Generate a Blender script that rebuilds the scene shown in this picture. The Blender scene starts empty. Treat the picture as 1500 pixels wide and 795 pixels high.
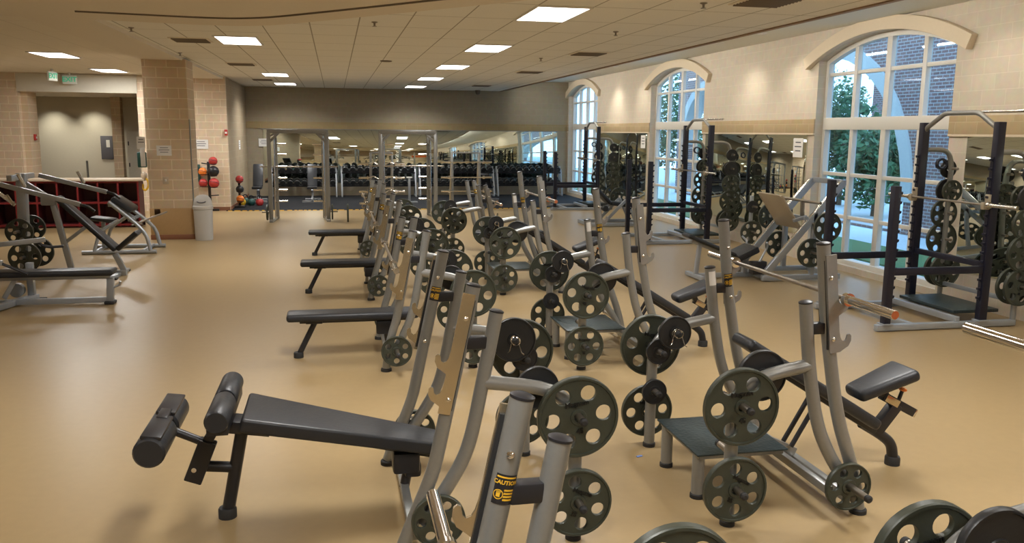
import bpy, bmesh, math, random
from mathutils import Vector, Matrix
random.seed(7)
S = bpy.context.scene
COL = S.collection
PI = math.pi
V = Vector

# ------------------------------------------------------------------ camera
CAM_H, FPX, TILT, YAW, ROLL = 2.22, 1235.0, math.radians(9.4256), math.radians(11.8186), 0.0095
ct, st, cp, sp = math.cos(TILT), math.sin(TILT), math.cos(YAW), math.sin(YAW)
right0 = V((cp, -sp, 0)); fwd0 = V((sp*ct, cp*ct, -st)); up0 = V((sp*st, cp*st, ct))
cr, sr = math.cos(ROLL), math.sin(ROLL)
cright = right0*cr + up0*sr
cup = right0*(-sr) + up0*cr
cam_d = bpy.data.cameras.new('camera')
cam = bpy.data.objects.new('camera', cam_d)
COL.objects.link(cam)
m3 = Matrix((cright, cup, -fwd0)).transposed()
cam.matrix_world = Matrix.Translation((0, 0, CAM_H)) @ m3.to_4x4()
cam_d.sensor_width = 36.0
cam_d.lens = FPX/1500*36.0
cam_d.clip_start = 0.05
cam_d.clip_end = 300
S.camera = cam

# ------------------------------------------------------------------ exposure, world
S.view_settings.view_transform = 'Standard'
S.view_settings.look = 'None'
S.view_settings.exposure = 0.0
S.view_settings.gamma = 1.0
S.view_settings.use_curve_mapping = False
W = bpy.data.worlds.new('overcast_sky'); S.world = W
W.use_nodes = True
_n = W.node_tree.nodes; _l = W.node_tree.links
_bg = _n['Background']
_tc = _n.new('ShaderNodeTexCoord'); _sx = _n.new('ShaderNodeSeparateXYZ'); _rp = _n.new('ShaderNodeValToRGB')
_l.new(_tc.outputs['Generated'], _sx.inputs[0]); _l.new(_sx.outputs['Z'], _rp.inputs[0]); _l.new(_rp.outputs[0], _bg.inputs[0])
_rp.color_ramp.elements[0].color = (0.66, 0.84, 1.0, 1); _rp.color_ramp.elements[1].color = (0.42, 0.68, 1.0, 1)
_bg.inputs[1].default_value = 4.2
PANEL_W = 74.0        # watts of each ceiling panel
PANEL_E = 6.0         # glow of its diffuser
COVE_W = 100.0       # watts of each seven-metre cove strip
SPOT_W = 70.0         # watts of each cove wall washer

# ------------------------------------------------------------------ helpers
def new_mat(name, col=(.5, .5, .5), rough=.5, metal=0.0, spec=.5, noise=0.0, nscale=20, bump=0.0, emit=None, es=0):
    m = bpy.data.materials.new(name); m.use_nodes = True
    nt = m.node_tree; b = nt.nodes['Principled BSDF']
    b.inputs['Base Color'].default_value = (*col, 1)
    b.inputs['Roughness'].default_value = rough
    b.inputs['Metallic'].default_value = metal
    b.inputs['Specular IOR Level'].default_value = spec
    if noise or bump:
        tc = nt.nodes.new('ShaderNodeTexCoord'); nz = nt.nodes.new('ShaderNodeTexNoise')
        nz.inputs['Scale'].default_value = nscale; nz.inputs['Detail'].default_value = 3
        nt.links.new(tc.outputs['Object'], nz.inputs['Vector'])
        if noise:
            mx = nt.nodes.new('ShaderNodeMix'); mx.data_type = 'RGBA'
            mx.inputs['A'].default_value = (*[c*(1-noise) for c in col], 1)
            mx.inputs['B'].default_value = (*[min(1, c*(1+noise)) for c in col], 1)
            nt.links.new(nz.outputs['Fac'], mx.inputs['Factor'])
            nt.links.new(mx.outputs['Result'], b.inputs['Base Color'])
        if bump:
            bp = nt.nodes.new('ShaderNodeBump'); bp.inputs['Strength'].default_value = bump; bp.inputs['Distance'].default_value = .01
            nt.links.new(nz.outputs['Fac'], bp.inputs['Height']); nt.links.new(bp.outputs[0], b.inputs['Normal'])
    if emit:
        b.inputs['Emission Color'].default_value = (*emit, 1); b.inputs['Emission Strength'].default_value = es
    return m

def brick_mat(name, c1, c2, mortar, axis, bw=.4, bh=.2, ms=.006, rough=.8, bump=.25, zoff=0.0):
    """block or brick courses laid out in metres on a wall facing x ('x') or y ('y')"""
    m = bpy.data.materials.new(name); m.use_nodes = True
    nt = m.node_tree; b = nt.nodes['Principled BSDF']; N = nt.nodes.new; L = nt.links.new
    g = N('ShaderNodeNewGeometry'); s = N('ShaderNodeSeparateXYZ'); c = N('ShaderNodeCombineXYZ')
    L(g.outputs['Position'], s.inputs[0])
    L(s.outputs['Y' if axis == 'x' else 'X'], c.inputs[0]); L(s.outputs['Z'], c.inputs[1])
    t = N('ShaderNodeTexBrick'); L(c.outputs[0], t.inputs['Vector'])
    t.inputs['Color1'].default_value = (*c1, 1); t.inputs['Color2'].default_value = (*c2, 1); t.inputs['Mortar'].default_value = (*mortar, 1)
    t.inputs['Scale'].default_value = 1.0; t.inputs['Mortar Size'].default_value = ms; t.inputs['Mortar Smooth'].default_value = .3
    t.inputs['Brick Width'].default_value = bw; t.inputs['Row Height'].default_value = bh; t.inputs['Bias'].default_value = 0
    nz = N('ShaderNodeTexNoise'); nz.inputs['Scale'].default_value = 9; nz.inputs['Detail'].default_value = 5; L(g.outputs['Position'], nz.inputs['Vector'])
    mx = N('ShaderNodeMix'); mx.data_type = 'RGBA'; mx.blend_type = 'MULTIPLY'; mx.inputs['Factor'].default_value = .22
    L(t.outputs['Color'], mx.inputs['A']); L(nz.outputs['Color'], mx.inputs['B']); L(mx.outputs['Result'], b.inputs['Base Color'])
    bp = N('ShaderNodeBump'); bp.inputs['Strength'].default_value = bump; bp.inputs['Distance'].default_value = .01; bp.invert = True
    L(t.outputs['Fac'], bp.inputs['Height']); L(bp.outputs[0], b.inputs['Normal'])
    b.inputs['Roughness'].default_value = rough; b.inputs['Specular IOR Level'].default_value = .25
    return m

def tile_mat(name, col, line, x0, dx, y0, dy, w=.017):
    m = bpy.data.materials.new(name); m.use_nodes = True
    nt = m.node_tree; b = nt.nodes['Principled BSDF']; N = nt.nodes.new; L = nt.links.new
    g = N('ShaderNodeNewGeometry'); s = N('ShaderNodeSeparateXYZ'); L(g.outputs['Position'], s.inputs[0])
    def grid(o, off, d):
        a = N('ShaderNodeMath'); a.operation = 'SUBTRACT'; L(o, a.inputs[0]); a.inputs[1].default_value = off - 100*d
        q = N('ShaderNodeMath'); q.operation = 'MODULO'; L(a.outputs[0], q.inputs[0]); q.inputs[1].default_value = d
        c = N('ShaderNodeMath'); c.operation = 'LESS_THAN'; L(q.outputs[0], c.inputs[0]); c.inputs[1].default_value = w
        return c.outputs[0]
    mxm = N('ShaderNodeMath'); mxm.operation = 'MAXIMUM'
    L(grid(s.outputs['X'], x0, dx), mxm.inputs[0]); L(grid(s.outputs['Y'], y0, dy), mxm.inputs[1])
    nz = N('ShaderNodeTexNoise'); nz.inputs['Scale'].default_value = 60; L(g.outputs['Position'], nz.inputs['Vector'])
    m1 = N('ShaderNodeMix'); m1.data_type = 'RGBA'
    m1.inputs['A'].default_value = (*[c*.9 for c in col], 1); m1.inputs['B'].default_value = (*[c*1.08 for c in col], 1); L(nz.outputs['Fac'], m1.inputs['Factor'])
    m2 = N('ShaderNodeMix'); m2.data_type = 'RGBA'; L(mxm.outputs[0], m2.inputs['Factor']); L(m1.outputs['Result'], m2.inputs['A']); m2.inputs['B'].default_value = (*line, 1)
    L(m2.outputs['Result'], b.inputs['Base Color'])
    b.inputs['Roughness'].default_value = .9; b.inputs['Specular IOR Level'].default_value = .1
    return m

def path_round(pts, bend, k=5):
    pts = [V(p) for p in pts]
    if bend <= 0 or len(pts) < 3: return pts
    out = [pts[0]]
    for a, b, c in zip(pts, pts[1:], pts[2:]):
        d1 = min(bend, (b-a).length*.45); d2 = min(bend, (c-b).length*.45)
        p = b + (a-b).normalized()*d1; q = b + (c-b).normalized()*d2
        for i in range(k+1):
            t = i/k
            out.append(p*(1-t)**2 + b*2*t*(1-t) + q*t*t)
    out.append(pts[-1])
    return out

class MB:
    """collects shapes into one mesh"""
    def __init__(s): s.bm = bmesh.new()
    def tube(s, pts, r, bend=.08, n=14, k=5, caps=True):
        P = path_round(pts, bend, k); bm = s.bm
        tan = []
        for i in range(len(P)):
            a = P[max(0, i-1)]; b = P[min(len(P)-1, i+1)]
            tan.append((b-a).normalized())
        ref = V((0, 0, 1)) if abs(tan[0].z) < .9 else V((0, 1, 0))
        u = tan[0].cross(ref).normalized(); rings = []
        for i, p in enumerate(P):
            u = (u - tan[i]*u.dot(tan[i])).normalized(); w = tan[i].cross(u)
            rings.append([bm.verts.new(p + (u*math.cos(2*PI*j/n) + w*math.sin(2*PI*j/n))*r) for j in range(n)])
        for a, b in zip(rings, rings[1:]):
            for j in range(n): bm.faces.new((a[j], a[(j+1) % n], b[(j+1) % n], b[j]))
        if caps:
            bm.faces.new(rings[0][::-1]); bm.faces.new(rings[-1])
        return s
    def cyl(s, p0, p1, r, r2=None, n=16):
        if r2 is None: return s.tube([p0, p1], r, 0, n)
        return s.lathe([(r, 0), (r2, (V(p1)-V(p0)).length)], p0, V(p1)-V(p0), n)
    def lathe(s, prof, origin, axis, n=20, closed=False):
        """profile of (radius, height) swept about an axis"""
        ax = V(axis).normalized(); ref = V((0, 0, 1)) if abs(ax.z) < .9 else V((0, 1, 0))
        u = ax.cross(ref).normalized(); w = ax.cross(u); o = V(origin); bm = s.bm; rings = []
        for r, h in prof:
            if r < 1e-6: rings.append([bm.verts.new(o + ax*h)])
            else: rings.append([bm.verts.new(o + ax*h + (u*math.cos(2*PI*j/n) + w*math.sin(2*PI*j/n))*r) for j in range(n)])
        pairs = list(zip(rings, rings[1:]))
        if closed: pairs.append((rings[-1], rings[0]))
        for a, b in pairs:
            for j in range(n):
                k = (j+1) % n
                if len(a) == 1 and len(b) == 1: continue
                if len(a) == 1: bm.faces.new((a[0], b[k], b[j]))
                elif len(b) == 1: bm.faces.new((a[j], a[k], b[0]))
                else: bm.faces.new((a[j], a[k], b[k], b[j]))
        if not closed:
            if len(rings[0]) > 1: bm.faces.new(rings[0][::-1])
            if len(rings[-1]) > 1: bm.faces.new(rings[-1])
        return s
    def box(s, c, d, bev=0.0, rot=None, seg=2):
        t = bmesh.new()
        bmesh.ops.create_cube(t, size=1)
        bmesh.ops.scale(t, vec=d, verts=t.verts)
        if bev > 0: bmesh.ops.bevel(t, geom=t.edges[:], offset=min(bev, min(d)*.49), segments=seg, profile=.5, affect='EDGES')
        M = Matrix.Translation(c) @ (rot.to_4x4() if rot else Matrix.Identity(4))
        t.transform(M)
        me = bpy.data.meshes.new('t'); t.to_mesh(me); t.free(); s.bm.from_mesh(me); bpy.data.meshes.remove(me)
        return s
    def bar(s, p0, p1, w, h, bev=.004, up=(0, 0, 1)):
        """rectangular bar from p0 to p1; h is measured along 'up', w sideways"""
        p0 = V(p0); p1 = V(p1); x = (p1-p0).normalized(); upv = V(up)
        if abs(x.dot(upv)) > .98: upv = V((1, 0, 0))
        y = upv.cross(x).normalized(); z = x.cross(y)
        R = Matrix((x, y, z)).transposed()
        return s.box((p0+p1)/2, ((p1-p0).length, w, h), bev, R)
    def sphere(s, c, r, seg=16, sc=(1, 1, 1)):
        t = bmesh.new(); bmesh.ops.create_uvsphere(t, u_segments=seg, v_segments=max(6, seg//2), radius=r)
        t.transform(Matrix.Translation(c) @ Matrix.Diagonal((*sc, 1)))
        me = bpy.data.meshes.new('t'); t.to_mesh(me); t.free(); s.bm.from_mesh(me); bpy.data.meshes.remove(me)
        return s
    def prism(s, poly, f0, f1):
        """poly of 2-D points; f0 and f1 map a 2-D point to the two faces"""
        bm = s.bm
        a = [bm.verts.new(f0(*p)) for p in poly]; b = [bm.verts.new(f1(*p)) for p in poly]; n = len(poly)
        bm.faces.new(a[::-1]); bm.faces.new(b)
        for i in range(n): bm.faces.new((a[i], a[(i+1) % n], b[(i+1) % n], b[i]))
        return s
    def grid_quad(s, a, b, c, d):
        bm = s.bm; bm.faces.new([bm.verts.new(p) for p in (a, b, c, d)]); return s
    def mesh(s, name, m, ang=35):
        bmesh.ops.recalc_face_normals(s.bm, faces=s.bm.faces)
        me = bpy.data.meshes.new(name); s.bm.to_mesh(me); s.bm.free()
        me.materials.append(m)
        me.polygons.foreach_set('use_smooth', [True]*len(me.polygons))
        me.set_sharp_from_angle(angle=math.radians(ang))
        return me
    def build(s, name, m, parent=None, **kw):
        return put(s.mesh(name, m), name, parent, **kw)

def put(me, name, parent=None, loc=None, label=None, cat=None, group=None, kind=None):
    o = bpy.data.objects.new(name, me); COL.objects.link(o)
    if parent: o.parent = parent
    if loc is not None: o.location = loc
    tag(o, label, cat, group, kind)
    return o
def tag(o, label=None, cat=None, group=None, kind=None):
    if label: o['label'] = label
    if cat: o['category'] = cat
    if group: o['group'] = group
    if kind: o['kind'] = kind
    return o
def thing(name, label, cat, loc=(0, 0, 0), rz=0.0, group=None):
    o = bpy.data.objects.new(name, None); COL.objects.link(o)
    o.location = loc; o.rotation_euler = (0, 0, rz); o.empty_display_size = .1
    return tag(o, label, cat, group)
def dup(root, loc=None, rz=None, label=None, group=None):
    r = root.copy(); COL.objects.link(r)
    if loc is not None: r.location = loc
    if rz is not None: r.rotation_euler = (0, 0, rz)
    if label: r['label'] = label
    if group: r['group'] = group
    for ch in list(root.children):
        c = ch.copy(); COL.objects.link(c); c.parent = r
        for g in list(ch.children):
            d = g.copy(); COL.objects.link(d); d.parent = c
    return r
def struct(mb, name, m): return mb.build(name, m, kind='structure')

def curve_mesh(name, splines, thick, bevel=0.0, m=None):
    """flat outline (first spline) with holes (the others), filled and thickened about z = 0"""
    cu = bpy.data.curves.new(name, 'CURVE'); cu.dimensions = '2D'; cu.fill_mode = 'BOTH'
    cu.extrude = max(0, thick/2 - bevel); cu.bevel_depth = bevel; cu.bevel_resolution = 1
    for pts in splines:
        sp_ = cu.splines.new('POLY'); sp_.points.add(len(pts)-1); sp_.use_cyclic_u = True
        for p, q in zip(sp_.points, pts): p.co = (q[0], q[1], 0, 1)
    o = bpy.data.objects.new(name, cu); COL.objects.link(o)
    dg = bpy.context.evaluated_depsgraph_get()
    me = bpy.data.meshes.new_from_object(o.evaluated_get(dg))
    bpy.data.objects.remove(o); bpy.data.curves.remove(cu)
    me.name = name
    me.materials.clear()
    if m: me.materials.append(m)
    me.polygons.foreach_set('use_smooth', [True]*len(me.polygons))
    me.set_sharp_from_angle(angle=math.radians(35))
    return me
def text_mesh(txt, size, thick, m, name='lettering', bold=0.0):
    cu = bpy.data.curves.new(name, 'FONT'); cu.body = txt; cu.size = size; cu.extrude = thick; cu.align_x = 'CENTER'; cu.align_y = 'CENTER'; cu.offset = bold
    cu.resolution_u = 2
    o = bpy.data.objects.new(name, cu); COL.objects.link(o)
    dg = bpy.context.evaluated_depsgraph_get()
    me = bpy.data.meshes.new_from_object(o.evaluated_get(dg))
    bpy.data.objects.remove(o); bpy.data.curves.remove(cu)
    me.name = name; me.materials.clear(); me.materials.append(m)
    return me
def circ(cx, cy, r, n=24, ph=0): return [(cx + r*math.cos(2*PI*i/n+ph), cy + r*math.sin(2*PI*i/n+ph)) for i in range(n)]

# ------------------------------------------------------------------ materials
M_TUBE = new_mat('silver_paint', (.275, .278, .265), .33, .5, .5, .06, 60)
M_TUBE2 = new_mat('cool_silver_paint', (.36, .385, .41), .35, .45)
M_CHROME = new_mat('chrome', (.72, .70, .67), .12, 1.0)
M_STEEL = new_mat('worn_bar_steel', (.34, .30, .25), .32, .9)
M_TANCHROME = new_mat('polished_hook_plate', (.55, .47, .33), .22, .9)  # chrome, with the tan of the reflected floor put into its colour
M_VINYL = new_mat('black_vinyl', (.020, .022, .026), .42, 0, .45, .1, 40, .15)
M_BLACK = new_mat('black_paint', (.014, .014, .017), .4, 0, .5)
M_RUBBER = new_mat('black_rubber', (.018, .018, .018), .65)
M_IRON = new_mat('dark_green_iron', (.042, .048, .034), .42, .1, .5, .15, 50, .08)
M_IRON2 = new_mat('black_iron', (.020, .021, .022), .42, .1, .5, .15, 50, .08)
M_LETTER = new_mat('plate_lettering', (.004, .005, .004), .5)
M_RACK = new_mat('blue_black_paint', (.008, .009, .022), .38)
M_WHITE = new_mat('white_plastic', (.72, .70, .66), .5)
M_GREYPL = new_mat('grey_bin_plastic', (.50, .48, .44), .55)
M_PAPER = new_mat('white_paper', (.78, .77, .74), .8)
M_INK = new_mat('grey_ink', (.12, .12, .14), .8)
M_YEL = new_mat('warning_yellow', (.75, .45, .03), .5)
M_ORANGE = new_mat('orange_plastic', (.85, .22, .03), .45)
M_RED = new_mat('red_rubber', (.45, .035, .03), .5)
M_REDPAINT = new_mat('maroon_laminate', (.075, .008, .010), .45)
M_REDEDGE = new_mat('red_edging', (.20, .016, .018), .4)
M_GREENBOX = new_mat('dark_green_plastic', (.02, .09, .08), .5)
M_FRAME = new_mat('cream_window_paint', (.70, .68, .62), .4)
M_MIRROR = new_mat('mirror_glass', (.70, .76, .70), .015, 1.0)
M_COUNTER = new_mat('pale_counter_laminate', (.55, .45, .33), .4)
M_TAN = new_mat('sled_tan_plate', (.42, .36, .26), .4, .3)
M_MAT = new_mat('black_rubber_floor', (.012, .013, .016), .8, 0, .2, .3, 250)
M_DESK = new_mat('orange_desk_laminate', (.55, .13, .035), .4)
# ------------------------------------------------------------------ building materials
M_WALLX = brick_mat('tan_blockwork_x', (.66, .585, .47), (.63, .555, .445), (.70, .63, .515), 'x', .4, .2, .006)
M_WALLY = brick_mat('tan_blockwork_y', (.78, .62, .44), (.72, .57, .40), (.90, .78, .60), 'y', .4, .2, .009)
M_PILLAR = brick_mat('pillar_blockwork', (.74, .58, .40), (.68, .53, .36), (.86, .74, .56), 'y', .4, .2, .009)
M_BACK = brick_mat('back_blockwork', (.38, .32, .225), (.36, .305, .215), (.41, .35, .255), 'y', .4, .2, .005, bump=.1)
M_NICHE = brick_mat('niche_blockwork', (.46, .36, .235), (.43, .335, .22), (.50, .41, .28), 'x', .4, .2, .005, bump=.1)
M_LOWER = new_mat('brown_lower_facing', (.45, .29, .13), .7, noise=.06)
M_BAND = brick_mat('rough_stone_band', (.52, .40, .24), (.46, .35, .20), (.55, .44, .28), 'x', .4, .2, .006, .9, .6)
M_BAND2 = brick_mat('rough_stone_band_y', (.40, .30, .15), (.36, .27, .14), (.42, .32, .18), 'y', .4, .2, .006, .9, .6)
M_CORR = new_mat('corridor_plaster', (.62, .58, .48), .8, noise=.04)
M_SOFFIT = new_mat('tan_plaster', (.76, .69, .58), .85, noise=.03)
M_COVE = new_mat('pale_cove_plaster', (.74, .74, .68), .8)
M_CEIL = tile_mat('ceiling_tiles', (.86, .84, .78), (.40, .37, .31), 2.235, .633, 9.38, 1.25)
M_CEIL2 = tile_mat('left_ceiling_tiles', (.80, .74, .63), (.66, .60, .50), -5.52, .633, 17.6, 1.25)
M_BASE = new_mat('rust_base_trim', (.24, .10, .05), .5)
M_BRICK = brick_mat('outdoor_brick', (.22, .12, .105), (.29, .16, .135), (.44, .40, .38), 'x', .215, .075, .011, .85, .3)
M_BRICKY = brick_mat('outdoor_brick_y', (.20, .075, .055), (.26, .10, .07), (.36, .31, .28), 'y', .215, .075, .011, .85, .3)
M_STONE = new_mat('outdoor_limestone', (.48, .47, .44), .85, noise=.08)
M_GROUND = new_mat('outdoor_concrete', (.55, .56, .55), .85, noise=.08, nscale=2)
M_GRASS = new_mat('lawn', (.10, .17, .05), .9, noise=.4, nscale=30)
M_LEAF = new_mat('leaves', (.055, .13, .045), .7, noise=.6, nscale=3)
M_BARK = new_mat('bark', (.12, .08, .05), .9)
M_MOULD = new_mat('cream_arch_moulding', (.66, .56, .41), .7, noise=.03)

def floor_mat():
    m = bpy.data.materials.new('tan_vinyl_floor'); m.use_nodes = True
    nt = m.node_tree; b = nt.nodes['Principled BSDF']; N = nt.nodes.new; L = nt.links.new
    g = N('ShaderNodeNewGeometry')
    n1 = N('ShaderNodeTexNoise'); n1.inputs['Scale'].default_value = .55; n1.inputs['Detail'].default_value = 4
    n2 = N('ShaderNodeTexNoise'); n2.inputs['Scale'].default_value = 14; n2.inputs['Detail'].default_value = 6
    L(g.outputs['Position'], n1.inputs['Vector']); L(g.outputs['Position'], n2.inputs['Vector'])
    a = N('ShaderNodeMix'); a.data_type = 'RGBA'; a.inputs['A'].default_value = (.330, .234, .114, 1); a.inputs['B'].default_value = (.348, .248, .124, 1)
    L(n1.outputs['Fac'], a.inputs['Factor'])
    c = N('ShaderNodeMix'); c.data_type = 'RGBA'; c.blend_type = 'MULTIPLY'; c.inputs['Factor'].default_value = .12
    L(a.outputs['Result'], c.inputs['A']); L(n2.outputs['Fac'], c.inputs['B']); L(c.outputs['Result'], b.inputs['Base Color'])
    r = N('ShaderNodeMapRange'); r.inputs['To Min'].default_value = .33; r.inputs['To Max'].default_value = .36
    L(n1.outputs['Fac'], r.inputs['Value']); L(r.outputs[0], b.inputs['Roughness'])
    b.inputs['Specular IOR Level'].default_value = .32
    return m
M_FLOOR = floor_mat()

def glass_mat():
    m = bpy.data.materials.new('window_glass'); m.use_nodes = True
    nt = m.node_tree; N = nt.nodes.new; L = nt.links.new; nt.nodes.remove(nt.nodes['Principled BSDF'])
    out = nt.nodes['Material Output']; t = N('ShaderNodeBsdfTransparent'); t.inputs[0].default_value = (.74, .88, .98, 1)
    gl = N('ShaderNodeBsdfGlossy'); gl.inputs['Roughness'].default_value = .01
    lw = N('ShaderNodeLayerWeight'); lw.inputs[0].default_value = .5
    pw = N('ShaderNodeMath'); pw.operation = 'POWER'; pw.inputs[1].default_value = 4.0; L(lw.outputs['Facing'], pw.inputs[0])
    f = N('ShaderNodeMath'); f.operation = 'MULTIPLY_ADD'; f.inputs[1].default_value = .8; f.inputs[2].default_value = .03; L(pw.outputs[0], f.inputs[0])
    mx = N('ShaderNodeMixShader'); L(f.outputs[0], mx.inputs[0]); L(t.outputs[0], mx.inputs[1]); L(gl.outputs[0], mx.inputs[2]); L(mx.outputs[0], out.inputs[0])
    return m
M_GLASS = glass_mat()

# ------------------------------------------------------------------ room shell
XR, YB, YF, XL = 8.15, 29.5, -14.0, -9.6
ZC, ZCOVE = 3.60, 3.95
struct(MB().box(((XR+.3+XL)/2, (YB+YF)/2, -.05), (XR+.3-XL+.3, YB-YF+.6, .1)), 'floor', M_FLOOR)
struct(MB().box(((5.7-2.9)/2, (YB+11.9)/2, ZC+.05), (8.6, YB-11.9, .1)).box(((5.7+1.2)/2, (11.9-5)/2, ZC+.05), (4.5, 16.9, .1))
       .box(((1.2-2.9)/2, (11.9+8)/2, ZC+.05), (4.1, 3.9, .1)), 'ceiling', M_CEIL)
struct(MB().box(((XL-3.7)/2, (YB+10)/2, ZC+.05), (XL*-1-3.7, YB-10, .1)), 'ceiling_left', M_CEIL2)
# plaster bulkhead over the pillar line, with the curved soffit over the near end of the room
struct(MB().box((-3.3, (YB+11.3)/2, ZC-.02), (.8, YB-11.3, .08)), 'trim_1', M_SOFFIT)
def curve_pts(off):
    k = [(-9.6, 11.2-off), (-3.7, 11.25-off), (-2.4, 11.38-off), (-1.6, 11.5-off), (-1.15, 11.5-off), (-.72, 11.3-off), (.11, 10.43-off), (.84, 9.63-off), (1.48, 8.93-off), (1.95, 8.4-off), (2.4, 7.2-off), (2.5, 5.5-off)]
    P = path_round([(a, b, 0) for a, b in k], .4, 4)
    return [(p.x, p.y) for p in P]
outline = curve_pts(0) + [(2.5, -5.0), (-9.6, -5.0)]
struct(MB().prism(outline, lambda x, y: V((x, y, 3.50)), lambda x, y: V((x, y, 3.66))), 'trim_2', M_SOFFIT)
grv = [V((x, y, 3.497)) for x, y in curve_pts(.82) if -2.95 < x < 2.6]
struct(MB().tube(grv, .016, 0, 6), 'trim_3', new_mat('shadow_gap_strip', (.16, .13, .10), .8))
struct(MB().box(((XL+5.7)/2, (YF-5)/2, ZC+.05), (5.7-XL, 9.0, .1)), 'ceiling_rear', M_CEIL)
# raised strip beside the windows and the fascia that hides it
struct(MB().box(((5.7+XR+.3)/2, (YB+YF)/2, ZCOVE+.05), (XR+.3-5.7, YB-YF, .1)).box((5.72, (YB+YF)/2, ZCOVE-.13), (.04, YB-YF, .36)), 'trim_4', M_COVE)
struct(MB().box((5.70, (YB+YF)/2, ZC-.004), (.07, YB-YF, .03)), 'trim_5', new_mat('brown_edge_angle', (.30, .20, .13), .6))

# right wall with three arched openings
WINS = [(11.78, 1.66), (19.70, 1.66), (27.70, 1.66)]       # centre and half width
R_ARCH, Z_ARC = 4.41, -.63
def arch_poly(c, hw, z0, dr=0, n=20):
    a = math.asin(hw/(R_ARCH+dr))
    pts = [(c-hw, z0)]
    for i in range(n+1):
        t = -a + 2*a*i/n
        pts.append((c + (R_ARCH+dr)*math.sin(t), Z_ARC + (R_ARCH+dr)*math.cos(t)))
    pts.append((c+hw, z0))
    return pts
me = curve_mesh('wall_right', [[(YF, 0), (YB+.3, 0), (YB+.3, 4.1), (YF, 4.1)]] + [arch_poly(c, h, .10) for c, h in WINS], .3, 0, M_WALLX)
o = put(me, 'wall_right', kind='structure')
YZ = Matrix(((0, 0, 1, 0), (1, 0, 0, 0), (0, 1, 0, 0), (0, 0, 0, 1)))   # local (a, b, t) -> world (t, a, b)
me.transform(YZ); me.transform(Matrix.Translation((XR+.15, 0, 0)))
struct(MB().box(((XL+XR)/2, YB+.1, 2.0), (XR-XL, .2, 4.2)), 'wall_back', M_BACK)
struct(MB().box((XL-.1, (YB+YF)/2, 1.9), (.2, YB-YF, 4.0)), 'wall_left', M_WALLX)
struct(MB().box(((XL+XR)/2, YF-.1, 2.0), (XR-XL+.6, .2, 4.2)), 'wall_front', M_WALLY)
# left far wall with its wide opening, block pier behind the bins, and the lobby beyond
me = curve_mesh('lobby_wall', [[(XL, 0), (-2.86, 0), (-2.86, 3.62), (XL, 3.62)], [(-7.97, .02), (-5.1, .02), (-5.1, 3.12), (-7.97, 3.12)]], .2, 0, M_WALLY)
me.transform(Matrix(((1, 0, 0, 0), (0, 0, -1, 0), (0, 1, 0, 0), (0, 0, 0, 1)))); me.transform(Matrix.Translation((0, 24.4, 0)))
put(me, 'lobby_wall', kind='structure')
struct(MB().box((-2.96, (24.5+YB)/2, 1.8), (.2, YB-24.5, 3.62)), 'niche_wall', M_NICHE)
struct(MB().box((-6.53, 24.285, 3.35), (2.9, .03, .46)), 'trim_6', M_CORR)
struct(MB().box((-7.9, 24.85, 1.56), (.16, .7, 3.12)).box((-6.38, 27.6, 1.56), (.26, .3, 3.12)), 'trim_7', M_PILLAR)
struct(MB().box((-7.0, 28.0, 1.6), (5.2, .1, 3.3)), 'corridor_wall', M_CORR)
struct(MB().box((-6.5, 26.3, 3.17), (5.9, 3.6, .1)), 'corridor_ceiling', M_SOFFIT)
struct(MB().box((-5.78, 27.9, 1.05), (.85, .06, 2.12), .004), 'door_1', M_CORR)
for z in (.4, 1.1, 1.75):
    MB().box((-6.17, 27.86, z), (.03, .03, .12)).build('hinge', M_BLACK, bpy.data.objects['door_1'])
# pillar and its block courses
struct(MB().box((-3.25, 18.42, 1.78), (.82, .84, 3.56), .008), 'pillar', M_PILLAR)
struct(MB().box((-3.25, 18.40, .05), (.845, .845, .10), .004), 'trim_8', M_BASE)
struct(MB().box((-3.36, 24.288, .05), (1.0, .02, .10)).box((-2.85, 26.9, .05), (.02, 5.0, .10)), 'baseboard_left', M_BASE)
struct(MB().box((-3.25, 18.41, .36), (.832, .85, .54), .004), 'trim_10', M_LOWER)
struct(MB().box((-2.832, 18.05, 1.2), (.012, .09, 2.4)), 'trim_9', M_TUBE)
# stone bands over the mirrors
edges = [YF] + [v for c, h in WINS for v in (c-h, c+h)] + [YB]
for i in range(0, len(edges), 2):
    a, b = edges[i], edges[i+1]
    struct(MB().box((XR-.012, (a+b)/2, 2.36), (.03, b-a, .24), .004), 'trim_%d' % (20+i), M_BAND)
    struct(MB().box((XR-.012, (a+b)/2, 2.225), (.035, b-a, .03)), 'trim_%d' % (21+i), M_MOULD)
struct(MB().box((2.6, YB-.012, 2.36), (11.0, .03, .22)), 'trim_30', M_BAND2)
struct(MB().box((2.7, YB-.015, 2.235), (10.2, .035, .022)), 'trim_31', M_TUBE)

# mirrors
MB().box((2.72, YB-.012, 1.34), (10.1, .02, 1.77), .003).build('mirror', M_MIRROR, label='long wall mirror on the far back wall above the dumbbell racks', cat='mirror')
MB().box((XR-.012, 15.74, 1.33), (.02, 4.2, 1.77), .003).build('mirror', M_MIRROR, label='wall mirror between the nearest and second arched windows', cat='mirror')
MB().box((XR-.012, 23.7, 1.33), (.02, 4.4, 1.77), .003).build('mirror', M_MIRROR, label='wall mirror between the second and third arched windows', cat='mirror')
MB().box((XR-.012, 7.4, 1.33), (.02, 4.7, 1.77), .003).build('mirror', M_MIRROR, label='wall mirror at the right edge, nearer than the first window', cat='mirror')

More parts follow.
